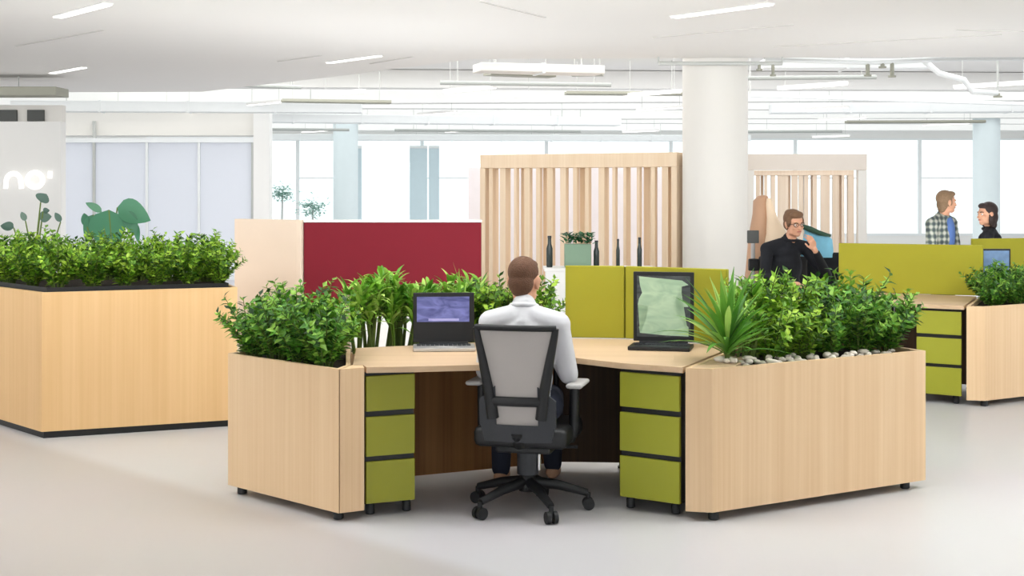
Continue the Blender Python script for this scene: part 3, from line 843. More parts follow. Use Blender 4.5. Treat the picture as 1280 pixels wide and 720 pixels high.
# man at the front desk, seen from behind
person('short-haired man in a white shirt sitting at the corner desk with his back turned', dict(
    fwd=V(.16, 1, 0), head=V(.062, 6.86, 1.150), neck=V(.060, 6.80, 1.030),
    sh=(V(-.105, 6.80, .945), V(.228, 6.755, .940)), el=(V(-.135, 6.87, .70), V(.282, 6.79, .690)), wr=(V(-.10, 7.05, .795), V(.20, 7.045, .795)),
    hd=(V(.35, .93, 0), V(-.15, .98, 0)),
    hip=(V(-.02, 6.80, .535), V(.17, 6.80, .535)), kn=(V(-.05, 7.22, .52), V(.21, 7.24, .51)), an=(V(-.06, 7.36, .085), V(.225, 7.50, .085))),
    M['hair_b'], 'short', M['shirt'], M['navy'], M['shoe'], yaw=R(-20), tilt=R(-6), w=.93)

# seated person in black by the slatted screen: one elbow out, hand near the chin
person('person in a black top with pinned-up brown hair and glasses, seated by the slatted screen', dict(
    fwd=V(.35, -1, 0), head=V(2.50, 12.05, 1.305), neck=V(2.47, 12.12, 1.165),
    sh=(V(2.62, 12.15, 1.085), V(2.27, 12.10, 1.075)), el=(V(2.78, 12.02, .85), V(2.22, 11.93, .84)), wr=(V(2.645, 11.86, 1.07), V(2.40, 11.80, .80)), hd=(V(-.35, .05, .93), V(.75, -.6, -.1)),
    hip=(V(2.54, 12.16, .58), V(2.36, 12.12, .58)), kn=(V(2.66, 11.75, .56), V(2.44, 11.72, .56)), an=(V(2.68, 11.72, .08), V(2.45, 11.70, .08))),
    M['hair_a'], 'updo', M['blackcloth'], M['blackcloth'], M['black'], yaw=R(180 + 20), tilt=R(-8), roll=R(4), w=.9, glasses=True, palms=(V(.5, -.8, 0), V(0, 0, 1)))
seat = thing('task_chair', 'black task chair under the seated person in black', 'chair', (2.46, 12.15, 0))
bm = bmesh.new(); box(bm, 2.24, 2.68, 11.92, 12.32, .415, .462, .02); obj('seat', bm, M['black'], seat, world=True)
bm = bmesh.new(); tube(bm, [(2.46, 12.12, .05), (2.46, 12.12, .414)], .03, 12); obj('pedestal', bm, M['black'], seat, world=True)
bm = bmesh.new(); lathe(bm, [(.26, 0), (.26, .02), (.05, .05)], (2.46, 12.12, 0), 24); obj('base', bm, M['black'], seat, world=True)
bm = bmesh.new(); box(bm, 2.24, 2.68, 12.33, 12.37, .50, 1.00, .015); obj('backrest', bm, M['black'], seat, world=True)

# standing pair by the windows
person('standing person with light brown hair in a plaid shirt over blue, looking sideways', dict(
    fwd=V(.75, -.66, 0), head=V(4.46, 13.95, 1.475), neck=V(4.43, 13.98, 1.335),
    sh=(V(4.56, 14.13, 1.255), V(4.27, 13.83, 1.25)), el=(V(4.62, 14.15, .98), V(4.24, 13.76, .97)), wr=(V(4.70, 13.98, .82), V(4.40, 13.62, .80)),
    hip=(V(4.49, 14.06, .82), V(4.36, 13.93, .82)), kn=(V(4.51, 14.07, .45), V(4.37, 13.92, .45)), an=(V(4.50, 14.09, .08), V(4.36, 13.95, .08))),
    M['hair_l'], 'mid', M['plaid'], M['navy'], M['shoe'], yaw=R(-80), w=1.0, inner=M['blueshirt'])
person('dark-haired person in a black top facing the person in plaid', dict(
    fwd=V(-.8, -.45, 0), head=V(4.80, 13.75, 1.355), neck=V(4.83, 13.77, 1.215),
    sh=(V(4.76, 13.62, 1.135), V(4.92, 13.92, 1.135)), el=(V(4.74, 13.57, .87), V(4.95, 13.97, .87)), wr=(V(4.60, 13.50, .72), V(4.80, 13.86, .72)),
    hip=(V(4.80, 13.70, .74), V(4.88, 13.86, .74)), kn=(V(4.79, 13.70, .41), V(4.87, 13.87, .41)), an=(V(4.81, 13.70, .08), V(4.89, 13.87, .08))),
    M['hair_d'], 'bob', M['blackcloth'], M['blackcloth'], M['black'], yaw=R(105), w=.86)

# tall tan lounge chair at the seated person's shoulder
t = thing('lounge_chair', 'tall tan high-backed lounge chair with a cream wing beside the person in black', 'lounge chair', (2.2, 12.6, 0))
bm = bmesh.new()
def shell(bm, secs):
    rings = [[bm.verts.new(Vector(c) + Vector((math.cos(2 * PI * k / 18) * a, math.sin(2 * PI * k / 18) * b, 0))) for k in range(18)] for c, a, b in secs]
    for p, q in zip(rings, rings[1:]):
        for k in range(18): bm.faces.new((p[k], p[(k + 1) % 18], q[(k + 1) % 18], q[k]))
    bm.faces.new(rings[0][::-1]); bm.faces.new(rings[-1])
shell(bm, [((2.275, 12.62, .03), .17, .20), ((2.275, 12.62, .45), .17, .20), ((2.285, 12.62, .85), .115, .17), ((2.295, 12.62, 1.15), .10, .15), ((2.31, 12.62, 1.38), .075, .13), ((2.315, 12.62, 1.50), .075, .12), ((2.325, 12.62, 1.545), .045, .08), ((2.33, 12.62, 1.553), .012, .02)])
obj('back_shell', bm, M['tan'], t, world=True, smooth=True, angle=60)
bm = bmesh.new()
shell(bm, [((2.45, 12.50, .30), .16, .10), ((2.47, 12.50, .95), .20, .10), ((2.47, 12.50, 1.09), .17, .09), ((2.43, 12.50, 1.20), .10, .08), ((2.39, 12.50, 1.34), .05, .07), ((2.365, 12.50, 1.48), .032, .06), ((2.36, 12.50, 1.525), .018, .03)])
obj('wing', bm, M['cream'], t, world=True, smooth=True, angle=60)
bm = bmesh.new(); box(bm, 2.19, 2.72, 12.40, 12.85, .26, .40, .03); obj('seat', bm, M['tan'], t, world=True)

# light blue jacket over a black chair
t = thing('task_chair', 'black chair with a light blue jacket over it beside the wide lime screen', 'chair', (2.82, 12.4, 0))
bm = bmesh.new(); box(bm, 2.66, 3.02, 12.42, 12.46, .55, 1.03, .015); obj('backrest', bm, M['blackcloth'], t, world=True)
bm = bmesh.new(); box(bm, 2.62, 3.02, 11.98, 12.41, .43, .48, .015); obj('seat', bm, M['blackcloth'], t, world=True)
bm = bmesh.new(); lathe(bm, [(.25, 0), (.25, .02), (.03, .05), (.03, .429)], (2.82, 12.2, 0), 24); obj('base', bm, M['black'], t, world=True)
bm = bmesh.new()
shell(bm, [((2.79, 12.44, .985), .150, .05), ((2.79, 12.44, 1.05), .150, .055), ((2.795, 12.44, 1.15), .135, .055), ((2.76, 12.44, 1.22), .085, .045), ((2.70, 12.44, 1.262), .04, .03)])
tag(obj('jacket', bm, M['bluecloth'], smooth=True, angle=60, loc=(2.79, 12.44, 1.0)), 'light blue jacket hanging over the black chair beside the seated person', 'jacket')
bm = bmesh.new(); tube(bm, [(2.60, 12.36, 1.285), (2.70, 12.365, 1.25), (2.80, 12.37, 1.21), (2.90, 12.375, 1.185)], [.018, .026, .022, .012], 8)
tag(obj('bag_strap', bm, M['darkgreen'], smooth=True, loc=(2.75, 12.37, 1.2)), 'dark green strap lying across the top of the light blue jacket', 'strap')

# small display on a stand next to the column
t = thing('display_stand', 'small dark display on a pale floor stand beside the tan lounge chair', 'stand', (2.18, 12.35, 0))
bm = bmesh.new(); box(bm, 2.135, 2.24, 12.33, 12.36, 1.12, 1.235, .005); obj('screen', bm, M['vent'], t, world=True)
bm = bmesh.new(); tube(bm, [(2.19, 12.36, .03), (2.19, 12.36, 1.12)], .02, 10); lathe(bm, [(.07, 0), (.07, .03)], (2.19, 12.36, 0), 20); obj('stand_pole', bm, M['grey'], t, world=True)
bm = bmesh.new(); box(bm, 2.14, 2.235, 12.30, 12.338, .87, .98, .01); obj('control_box', bm, M['black'], t, world=True)

# ------------------------------------------------------------------ plants
def leaf(bm, p, d, up, L, W, droop=.25):
    """pointed leaf folded along its rib"""
    d = d.normalized(); s = d.cross(up)
    if s.length < 1e-3: s = d.orthogonal()
    s.normalize(); n = s.cross(d).normalized()
    b = bm.verts.new(p); m = bm.verts.new(p + d * L * .5 - n * W * .12)
    l = bm.verts.new(p + d * L * .42 + s * W * .5 + n * W * .06); r = bm.verts.new(p + d * L * .42 - s * W * .5 + n * W * .06)
    t = bm.verts.new(p + d * L - n * L * droop)
    for f in ((b, m, l), (b, r, m), (l, m, t), (m, r, t)): bm.faces.new(f)

def strap(bm, p, d, L, W, bend, n=6):
    d = d.normalized(); s = d.cross(Vector((0, 0, 1)))
    if s.length < 1e-3: s = Vector((1, 0, 0))
    s.normalize(); prev = None; q = p.copy()
    for i in range(n + 1):
        u = i / n; wd = W * (.35 + 1.3 * u if u < .5 else 1.0 * (1 - ((u - .5) / .5) ** 1.6)) * .5
        wd = max(wd, .0008); nn = s.cross(d).normalized()
        a = bm.verts.new(q + s * wd + nn * wd * .25); c = bm.verts.new(q); b = bm.verts.new(q - s * wd + nn * wd * .25)
        if prev:
            bm.faces.new((prev[0], prev[1], c, a)); bm.faces.new((prev[1], prev[2], b, c))
        prev = (a, c, b); q = q + d * L / n; d = (d + Vector((0, 0, -1)) * bend / n).normalized()

def shrub_meshes(seed, h=.40, n=15, spread=.75, L=.047, W=.029):
    rnd = random.Random(seed); st = bmesh.new(); fo = bmesh.new()
    for k in range(n):
        a = 2 * PI * k / n * 2.4 + rnd.uniform(-.4, .4); tilt = rnd.uniform(.05, 1) ** .8 * spread
        hh = h * rnd.uniform(.65, 1.05) * (1 - .25 * tilt)
        p = Vector((math.cos(a) * .03, math.sin(a) * .03, 0)); d = Vector((math.cos(a) * math.sin(tilt * .55), math.sin(a) * math.sin(tilt * .55), math.cos(tilt * .55)))
        pts = [p.copy()]
        seg = 7
        for i in range(seg):
            p = p + d * hh / seg; d = (d + Vector((math.cos(a) * tilt * .16, math.sin(a) * tilt * .16, -.03))).normalized(); pts.append(p.copy())
        tube(st, pts, [.0045 - .0004 * i for i in range(seg + 1)], 5)
        nl = 30
        for j in range(nl):
            u = .12 + .88 * j / (nl - 1); x = u * seg; i = min(int(x), seg - 1); q = pts[i].lerp(pts[i + 1], x - i); ax = (pts[i + 1] - pts[i]).normalized()
            ang = j * 2.4 + rnd.uniform(-.5, .5); o1, o2 = frame_of(ax); out = o1 * math.cos(ang) + o2 * math.sin(ang)
            dd = out * rnd.uniform(.7, 1.1) + ax * rnd.uniform(.3, .8) + Vector((0, 0, rnd.uniform(-.1, .3)))
            s = rnd.uniform(.75, 1.2) * (1.0 if u < .9 else .8)
            leaf(fo, q, dd, ax + Vector((rnd.uniform(-.3, .3), rnd.uniform(-.3, .3), .2)), L * s, W * s, rnd.uniform(0, .3))
    return st, fo

def shrub(name, label, seed, mat, cat='plant', **k):
    t = thing(name, label, cat)
    st, fo = shrub_meshes(seed, **k)
    obj('foliage', fo, M[mat], t); obj('stem', st, M['stem'], t)
    return t

def strappy(name, label, seed, n=8, h=.42, bare=.52, L=.16, W=.028, mat='leaf_lime'):
    """several upright canes, bare below, long arching leaves above"""
    rnd = random.Random(seed); st = bmesh.new(); fo = bmesh.new()
    for k in range(n):
        p = Vector((rnd.uniform(-.09, .09), rnd.uniform(-.07, .07), 0)); top = p + Vector((rnd.uniform(-.05, .05), rnd.uniform(-.05, .05), h * rnd.uniform(.55, .95)))
        tube(st, [p, p.lerp(top, .5) + Vector((.008, 0, 0)), top], [.010, .009, .006], 6)
        m = 26
        for j in range(m):
            u = bare + (1 - bare) * j / (m - 1); q = p.lerp(top, u); a = j * 2.4 + rnd.random()
            tl = rnd.uniform(.45, 1.25) * (1.15 - .55 * u)
            d = Vector((math.cos(a) * math.sin(tl), math.sin(a) * math.sin(tl), math.cos(tl)))
            strap(fo, q, d, L * rnd.uniform(.5, .95), W * rnd.uniform(.8, 1.25), rnd.uniform(.5, 1.8))
    t = thing(name, label, 'plant'); obj('foliage', fo, M[mat], t); obj('stem', st, M['stem'], t)
    return t

def place(src, used, loc, rz, label, group, sc=1.0):
    key = src.name
    if key not in used:
        used.add(key); src.location = loc; src.rotation_euler = (0, 0, rz); src.scale = (sc,) * 3
        src['label'] = label; src['group'] = group; return src
    return dup(src, loc, rz, label, group, (sc,) * 3)

M['leaf_herb'] = leafmat('herb_leaf', (18, 70, 40), (40, 110, 66), (80, 150, 96))
used = set()
ORD = ['first', 'second', 'third', 'fourth', 'fifth', 'sixth', 'seventh', 'eighth', 'ninth', 'tenth', 'eleventh', 'twelfth']
small = [shrub('bushy_shrub', 'shrub', s, 'leaf', h=.38, n=26) for s in (1, 2, 3)]
deep = [shrub('bushy_shrub', 'shrub', s, 'leaf_dark', h=.38, n=26) for s in (11, 12)]
rnd = random.Random(77)
def lerp2(a, b, u): return (a[0] + (b[0] - a[0]) * u, a[1] + (b[1] - a[1]) * u)

# tall oak planter: two rows seen along its length
for r, (a, b, n, sc) in enumerate([((-3.72, 9.62), (-3.0, 8.98), 4, 1.0), ((-2.80, 9.07), (-2.02, 9.39), 5, .95), ((-3.45, 10.0), (-2.18, 9.68), 6, 1.05)]):
    for i in range(n):
        p = lerp2(a, b, i / (n - 1))
        lab = ['leafy shrub at the short end of the tall oak planter, %s along it' % ORD[i],
               'leafy shrub in the tall oak planter\'s front row, %s from its sharp corner' % ORD[i],
               'leafy shrub in the tall oak planter\'s back row, %s from the white wall' % ORD[i]][r]
        place(rnd.choice(small), used, (p[0], p[1], .950), rnd.uniform(0, 6), lab, 'shrubs in the tall oak planter', sc * rnd.uniform(.92, 1.06))
# bushy planter at the man's left
k = 0
for r, (a, b, n) in enumerate([((-1.37, 7.23), (-.94, 6.82), 4), ((-1.22, 7.43), (-.96, 7.16), 3)]):
    for i in range(n):
        p = lerp2(a, b, i / (n - 1))
        lab = 'shrub in the planter beside the olive drawers, %s in its %s row' % (ORD[i], ['front', 'back'][r])
        place(rnd.choice(small + deep), used, (p[0], p[1], .710), rnd.uniform(0, 6), lab, 'shrubs in the low bushy planter', rnd.uniform(1.0, 1.14))
# strappy hedge behind the desk
sty = [strappy('strappy_plant', 'plant', s) for s in (21, 22, 23)]
for i in range(11):
    p = lerp2((-.86, 7.655), (.14, 8.075), i / 10)
    if i < 7:
        place(sty[i % 3], used, (p[0], p[1], .686), rnd.uniform(0, 6), 'tall strappy plant behind the desk, %s from the pale post' % ORD[i], 'strappy plants behind the desk', rnd.uniform(.92, 1.12))
    else:
        place(rnd.choice(small), used, (p[0], p[1], .686), rnd.uniform(0, 6), 'leafy shrub behind the seated man, %s from the lime screen' % ORD[10 - i], 'shrubs behind the desk', rnd.uniform(1.12, 1.22))
for i, (x, y, h, lx) in enumerate(((-.66, 7.66, .50, -.10), (-.30, 7.82, .47, .06), (-.20, 7.86, .52, -.25), (-.10, 7.90, .48, .45))):
    fo = bmesh.new(); r2 = random.Random(90 + i)
    for k in range(4): strap(fo, Vector((0, 0, 0)), Vector((lx + r2.uniform(-.08, .08), r2.uniform(-.1, .1), 1)), h * (1 - .12 * k), .030, .15, 7)
    t = thing('blade_plant', ['upright blade-leaved shoots rising above the hedge beside the bushy planter', 'upright blade-leaved shoots rising above the hedge over the blue-screened laptop\'s corner',
        'tallest blade-leaved shoots leaning over the blue-screened laptop', 'blade-leaved shoots slanting towards the seated man\'s head'][i], 'plant', (x, y, .69), group='blade-leaved shoots in the hedge')
    obj('foliage', fo, M['leaf_lime'], t)
# long pebble planter
for r, (a, b, n, sc) in enumerate([((1.36, 7.10), (2.05, 7.46), 5, 1.04), ((1.33, 7.38), (1.93, 7.68), 4, 1.26)]):
    for i in range(n):
        p = lerp2(a, b, i / (n - 1))
        src = rnd.choice(small if i < 2 else deep)
        place(src, used, (p[0], p[1], .710), rnd.uniform(0, 6), 'shrub in the long pebble planter, %s in its %s row from the palm' % (ORD[i], ['front', 'back'][r]), 'shrubs in the long pebble planter', sc * rnd.uniform(.95, 1.08))
for i, (x, y, sc) in enumerate(((1.20, 7.08, .80), (1.27, 7.33, 1.0))):
    place(sty[i], used, (x, y, .712), i * 2.0, ['strappy plant just behind the spiky palm', 'taller strappy plant between the spiky palm and the broad-bladed plant'][i], 'strappy plants behind the palm', sc)
# rear planter
for r, (a, b, n, sc) in enumerate([((1.14, 6.88), (2.05, 7.44), 5, .86), ((1.20, 7.16), (1.93, 7.64), 5, .95)]):
    for i in range(n):
        p = lerp2(a, b, i / (n - 1))
        place(rnd.choice(deep), used, (p[0] + D2[0], p[1] + D2[1], .710), rnd.uniform(0, 6), 'short shrub in the rear desk\'s planter, %s in its %s row from the drawers' % (ORD[i], ['front', 'back'][r]), 'shrubs in the rear planter', sc)

# spiky palm
def palm(seed):
    rnd = random.Random(seed); fo = bmesh.new(); st = bmesh.new()
    tube(st, [(0, 0, 0), (.004, 0, .06), (0, 0, .12)], [.014, .012, .010], 8)
    for k in range(64):
        a = k * 2.4 + rnd.uniform(-.2, .2); u = k / 63; tl = 1.22 - 1.02 * u + rnd.uniform(-.1, .1)
        d = Vector((math.cos(a) * math.sin(tl), math.sin(a) * math.sin(tl), math.cos(tl)))
        strap(fo, Vector((0, 0, .03 + .09 * u)), d, rnd.uniform(.24, .42), rnd.uniform(.028, .042), rnd.uniform(.2, 1.0), 7)
    t = thing('spiky_palm', 'spiky palm with long narrow leaves at the front corner of the long planter', 'plant', (1.085, 6.86, .7435))
    obj('foliage', fo, M['leaf_palm'], t); obj('stem', st, M['stem'], t); return t
M['leaf_palm'] = leafmat('palm_leaf', (46, 100, 30), (96, 156, 48), (176, 206, 104))
palm(5)
# tall grassy leaf beside the lime screen
fo = bmesh.new()
for k in range(9):
    a = k * 2.4; strap(fo, Vector((0, 0, .0)), Vector((math.cos(a) * .3, math.sin(a) * .3, 1)), .40 + .05 * (k % 3), .045, .25, 7)
t = thing('blade_plant', 'upright broad-bladed plant at the end of the lime screen', 'plant', (1.33, 7.52, .712), group=None)
obj('foliage', fo, M['leaf_lime'], t)

# white pebbles along the planter's front edge
peb = []
for s in range(4):
    rr = random.Random(s); bm = bmesh.new(); bmesh.ops.create_icosphere(bm, subdivisions=2, radius=1)
    for v in bm.verts: v.co *= rr.uniform(.9, 1.08); v.co.x *= .022; v.co.y *= .018; v.co.z *= .014
    peb.append(tag(obj('pebble', bm, M['stone'], smooth=True), 'white pebble lying on the soil along the front edge of the long planter', 'pebble', 'white pebbles in the long planter'))
n = 0
for r in range(3):
    for i in range(17):
        u = (i + .5 * (r % 2) + rnd.uniform(-.45, .45)) / 17
        if r == 2 and u > .55: continue
        p = lerp2((1.15, 6.79), (2.12, 7.355), u); k = .030 + .045 * r + rnd.uniform(-.008, .012); q = (p[0] - .507 * k, p[1] + .862 * k)
        o = peb[n % 4] if n < 4 else peb[n % 4].copy()
        if n >= 4: COL.objects.link(o)
        s = rnd.uniform(.75, 1.3); o.location = (q[0], q[1], .7125 + .0145 * s + .008 * r); o.rotation_euler = (0, 0, rnd.uniform(0, 3)); o.scale = (s * rnd.uniform(1, 1.3), s, s); n += 1
for i in range(7):
    a = i * .9; o = peb[i % 4].copy(); COL.objects.link(o); o.location = (1.085 + .035 * math.cos(a), 6.86 + .035 * math.sin(a), .753); o.rotation_euler = (0, 0, a)
    o['label'] = 'white pebble in the little ring around the stem of the spiky palm'; o['group'] = 'pebbles around the palm'

M['leaf_round'] = leafmat('round_leaf', (60, 92, 78), (84, 112, 98), (110, 134, 120))
# broad-leaved plants behind the tall planter
def monstera(name, label, loc, leaves, stems_r=.012, mat='leaf_mons'):
    t = thing(name, label, 'plant', loc)
    pot = bmesh.new(); lathe(pot, [(.15, 0), (.19, .36), (.175, .36), (.165, .30)], (0, 0, 0), 24); obj('pot', pot, M['white'], t, smooth=True, angle=40)
    fo = bmesh.new(); st = bmesh.new()
    for (x, z, L, W, ang, tiltv) in leaves:
        a = Vector((0, 0, .3)); b = Vector((x, 0, z)); tube(st, [a, a.lerp(b, .5) + Vector((-.04 * (1 if x > 0 else -1), 0, .08)), b], [.014, .011, .006], 6)
        d = Vector((math.cos(ang), tiltv, math.sin(ang))).normalized(); s = d.cross(Vector((0, -1, .3))).normalized(); nn = s.cross(d)
        N = 8; rows = []
        for i in range(N + 1):
            u = i / N; wd = W * .5 * math.sin(PI * min(1, u ** .75)) ** .8 + .002
            c = b + d * L * u - Vector((0, 0, 1)) * L * .18 * u * u
            rows.append((fo.verts.new(c + s * wd + nn * wd * .2), fo.verts.new(c), fo.verts.new(c - s * wd + nn * wd * .2)))
        for p, q in zip(rows, rows[1:]):
            fo.faces.new((p[0], p[1], q[1], q[0])); fo.faces.new((p[1], p[2], q[2], q[1]))
    obj('foliage', fo, M[mat], t, smooth=True); obj('stem', st, M['stem'], t)
    return t
monstera('broad_leaf_plant', 'big-leaved green plant rising behind the middle of the tall oak planter', (-3.30, 11.2, 0),
         [(-.02, 1.44, .30, .30, R(-92), 0), (.05, 1.46, .28, .20, R(-12), 0), (.12, 1.43, .20, .12, R(-60), -.2), (-.08, 1.42, .17, .06, R(140), 0), (-.15, 1.40, .20, .11, R(-105), 0), (-.2, 1.30, .14, .07, R(100), 0), (.2, 1.33, .14, .05, R(-80), 0)])
monstera('round_leaf_plant', 'round-leaved plant behind the tall oak planter below the glowing letters', (-4.05, 11.6, 0),
         [(.03, 1.50, .10, .13, R(60), 0), (.02, 1.36, .11, .10, R(20), 0), (.05, 1.42, .06, .05, R(20), 0), (-.10, 1.34, .10, .05, R(110), 0), (.20, 1.33, .11, .05, R(115), 0), (-.20, 1.28, .12, .08, R(160), 0)], mat='leaf_round')
# ------------------------------------------------------------------ behind the slats
t = thing('counter', 'white counter holding a herb pot and bottles before the slatted screen', 'counter', (.75, 14.55, 0))
bm = bmesh.new(); box(bm, .36, 1.5, 14.32, 14.78, 0, .74); obj('counter_body', bm, M['white'], t, world=True)
bm = bmesh.new(); box(bm, .34, 1.52, 14.3, 14.8, .741, .775, .004); obj('counter_top', bm, M['white'], t, world=True)
t = thing('potted_herb', 'grey-green pot of dark green herbs standing before the slatted screen', 'plant', (.70, 14.5, .7755))
bm = bmesh.new(); prism(bm, [(-.14, -.08), (.14, -.08), (.14, .08), (-.14, .08)], 0.001, .25, .006); obj('pot', bm, M['potgreen'], t)
bm = bmesh.new(); rr = random.Random(4)
for k in range(150):
    a = rr.uniform(0, 6.28); p = Vector((rr.uniform(-.15, .15), rr.uniform(-.08, .08), .25 + rr.uniform(0, .10))); leaf(bm, p, Vector((math.cos(a), math.sin(a), rr.uniform(.2, 1.2))), Vector((0, 0, 1)), .07, .045)
obj('foliage', bm, M['leaf_herb'], t)
bot = thing('bottle', 'tallest dark bottle beside the herb pot, on the seated man\'s side', 'bottle', (.40, 14.5, .7755), group='bottles before the slats')
bm = bmesh.new(); lathe(bm, [(.03, 0), (.034, .02), (.034, .20), (.02, .25), (.018, .31)], (0, 0, 0), 18); obj('body', bm, M['bottle'], bot, smooth=True, angle=40)
bm = bmesh.new(); lathe(bm, [(.021, .3105), (.021, .335)], (0, 0, 0), 14); obj('cap', bm, M['graphite'], bot)
dup(bot, (.90, 14.5, .7755), 0, 'dark bottle close beside the herb pot towards the round column', scale=(.9, .9, .85))
dup(bot, (1.13, 14.5, .7755), 0, 'slim dark bottle before the slats, second from the herb pot towards the column', scale=(.6, .6, .9))
dup(bot, (1.36, 14.5, .7755), 0, 'dark bottle before the slats that stands closest to the round column', scale=(.75, .75, .95))
bm = bmesh.new(); box(bm, -.6, 2.4, 18.6, 18.7, 0, 1.9)
tag(obj('booth_wall', bm, M['booth'], loc=(.9, 18.65, 0)), 'pale booth wall behind the slatted screen', 'booth wall')

# ------------------------------------------------------------------ rooms and partitions at the far side
bm = bmesh.new(); box(bm, -14, -5.97, 18, 18.2, 0, 2.50); struct('wall_left', bm, M['white'])
bm = bmesh.new(); box(bm, -14, -5.97, 18.05, 18.2, 2.501, 2.72); struct('trim_1', bm, M['offwhite'])
for i, (x0, x1) in enumerate(((-7.4, -6.56), (-6.42, -6.20))):
    bm = bmesh.new(); box(bm, x0, x1, 18.0, 18.049, 2.505, 2.655, .004)
    tag(obj('dark_vent', bm, M['vent'], loc=((x0 + x1) / 2, 18.02, 2.5)), ['wide dark grey vent on top of the white wall', 'narrow dark grey vent on top of the white wall near its end'][i], 'vent')
s = thing('wall_sign', 'glowing white lettering on the white wall above the tall oak planter', 'sign', (-6.4, 17.99, 1.7))
px = lambda u: (u - 640) * 17.98 / 1700; pz = lambda v: 1.62 - (v - 235) * 17.98 / 1700
bm = bmesh.new(); tube(bm, [(px(7), 17.975, pz(236)), (px(8), 17.975, pz(226))] + [(px(17 + 9 * math.cos(a)), 17.975, pz(226 - 9 * math.sin(a))) for a in [PI * (1 - k / 10) for k in range(11)]] + [(px(27), 17.975, pz(236))], .032, 10); obj('letter', bm, M['signlight'], s, world=True, smooth=True)
bm = bmesh.new(); tube(bm, [(px(44 + 9.5 * math.cos(a)), 17.975, pz(225 - 9.5 * math.sin(a))) for a in [2 * PI * k / 24 for k in range(25)]], .032, 10, cap=False); obj('letter', bm, M['signlight'], s, world=True, smooth=True)
bm = bmesh.new(); tube(bm, [(px(63), 17.975, pz(214)), (px(62.5), 17.975, pz(223))], .030, 10); obj('letter', bm, M['signlight'], s, world=True, smooth=True)

# frosted glass partition
px24 = lambda u: (u - 640) * 24 / 1700
w = thing('glass_partition', 'frosted glass partition in tall pale panels behind the tall oak planter', 'partition', (-6.5, 24, 0))
edges = [px24(u) for u in (70, 118, 184, 249, 316)]
for i in range(4):
    bm = bmesh.new(); box(bm, edges[i] + .025, edges[i + 1] - .025, 23.99, 24.01, .08, 2.42); obj('glass_panel', bm, M['frost'], w, world=True)
for i in range(5):
    bm = bmesh.new(); box(bm, edges[i] - .022, edges[i] + .022, 23.96, 24.04, 0, 2.80 if i == 1 else 2.42); obj('upright', bm, M['steel' if i in (1, 4) else 'mullion'], w, world=True)
bm = bmesh.new(); box(bm, edges[0], edges[4] + .02, 23.95, 24.05, 2.421, 2.50); obj('top_rail', bm, M['mullion'], w, world=True)
bm = bmesh.new(); box(bm, edges[0], edges[4], 23.95, 24.05, 0, .079); obj('bottom_rail', bm, M['mullion'], w, world=True)
bm = bmesh.new(); box(bm, px24(318), px24(338), 23.9, 24.2, 0, 3.0); struct('pillar_partition_end', bm, M['white'])
bm = bmesh.new(); box(bm, -8.0, px24(318) - .005, 24.06, 24.7, 2.55, 3.0); tag(obj('ceiling_bulkhead', bm, M['offwhite'], loc=(-6, 25, 2.55)), 'boxed white bulkhead above the frosted glass partition', 'bulkhead')

# columns and blinds along the far windows
for i, (u, y, r) in enumerate(((1233, 30.0, .29), (432, 33, .3))):
    x = (u - 640) * y / 1700
    bm = bmesh.new(); lathe(bm, [(r, 0), (r, 3.545)], (x, y, 0), 40); struct('column_far_%d' % (i + 1), bm, M['teal'], smooth=True, angle=40)
for i, (u0, u1) in enumerate(((446, 452), (512, 534), (536, 549))):
    y = 38.6; x0, x1 = (u0 - 640) * y / 1700, (u1 - 640) * y / 1700
    b = thing('roller_blind', ['narrow pale blue blind beside the far column', 'wide pale blue blind in the far windows above the crimson booth', 'slimmer pale blue blind next to the wide one in the far windows'][i], 'blind', (x0, y, 0))
    bm = bmesh.new(); box(bm, x0, x1, y, y + .02, .4, 2.75); obj('blind_cloth', bm, M['blind'], b, world=True)
    bm = bmesh.new(); tube(bm, [(x0, y + .01, 2.78), (x1, y + .01, 2.78)], .04, 12); obj('roller', bm, M['mullion'], b, world=True)
# pale plants by the far windows
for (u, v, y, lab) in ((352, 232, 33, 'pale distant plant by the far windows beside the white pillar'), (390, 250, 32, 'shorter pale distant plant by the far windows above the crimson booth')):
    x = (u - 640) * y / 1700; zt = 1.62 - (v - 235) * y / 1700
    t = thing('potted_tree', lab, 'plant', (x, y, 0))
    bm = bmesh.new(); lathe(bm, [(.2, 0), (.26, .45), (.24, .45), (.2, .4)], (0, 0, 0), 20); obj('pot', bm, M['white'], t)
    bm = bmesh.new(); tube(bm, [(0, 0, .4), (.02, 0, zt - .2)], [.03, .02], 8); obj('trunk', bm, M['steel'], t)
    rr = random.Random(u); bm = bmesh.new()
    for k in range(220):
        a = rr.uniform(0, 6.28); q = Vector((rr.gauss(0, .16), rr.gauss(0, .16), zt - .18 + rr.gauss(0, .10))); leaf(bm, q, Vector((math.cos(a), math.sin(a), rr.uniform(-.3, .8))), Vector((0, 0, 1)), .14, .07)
    obj('foliage', bm, M['leaf_far'], t)

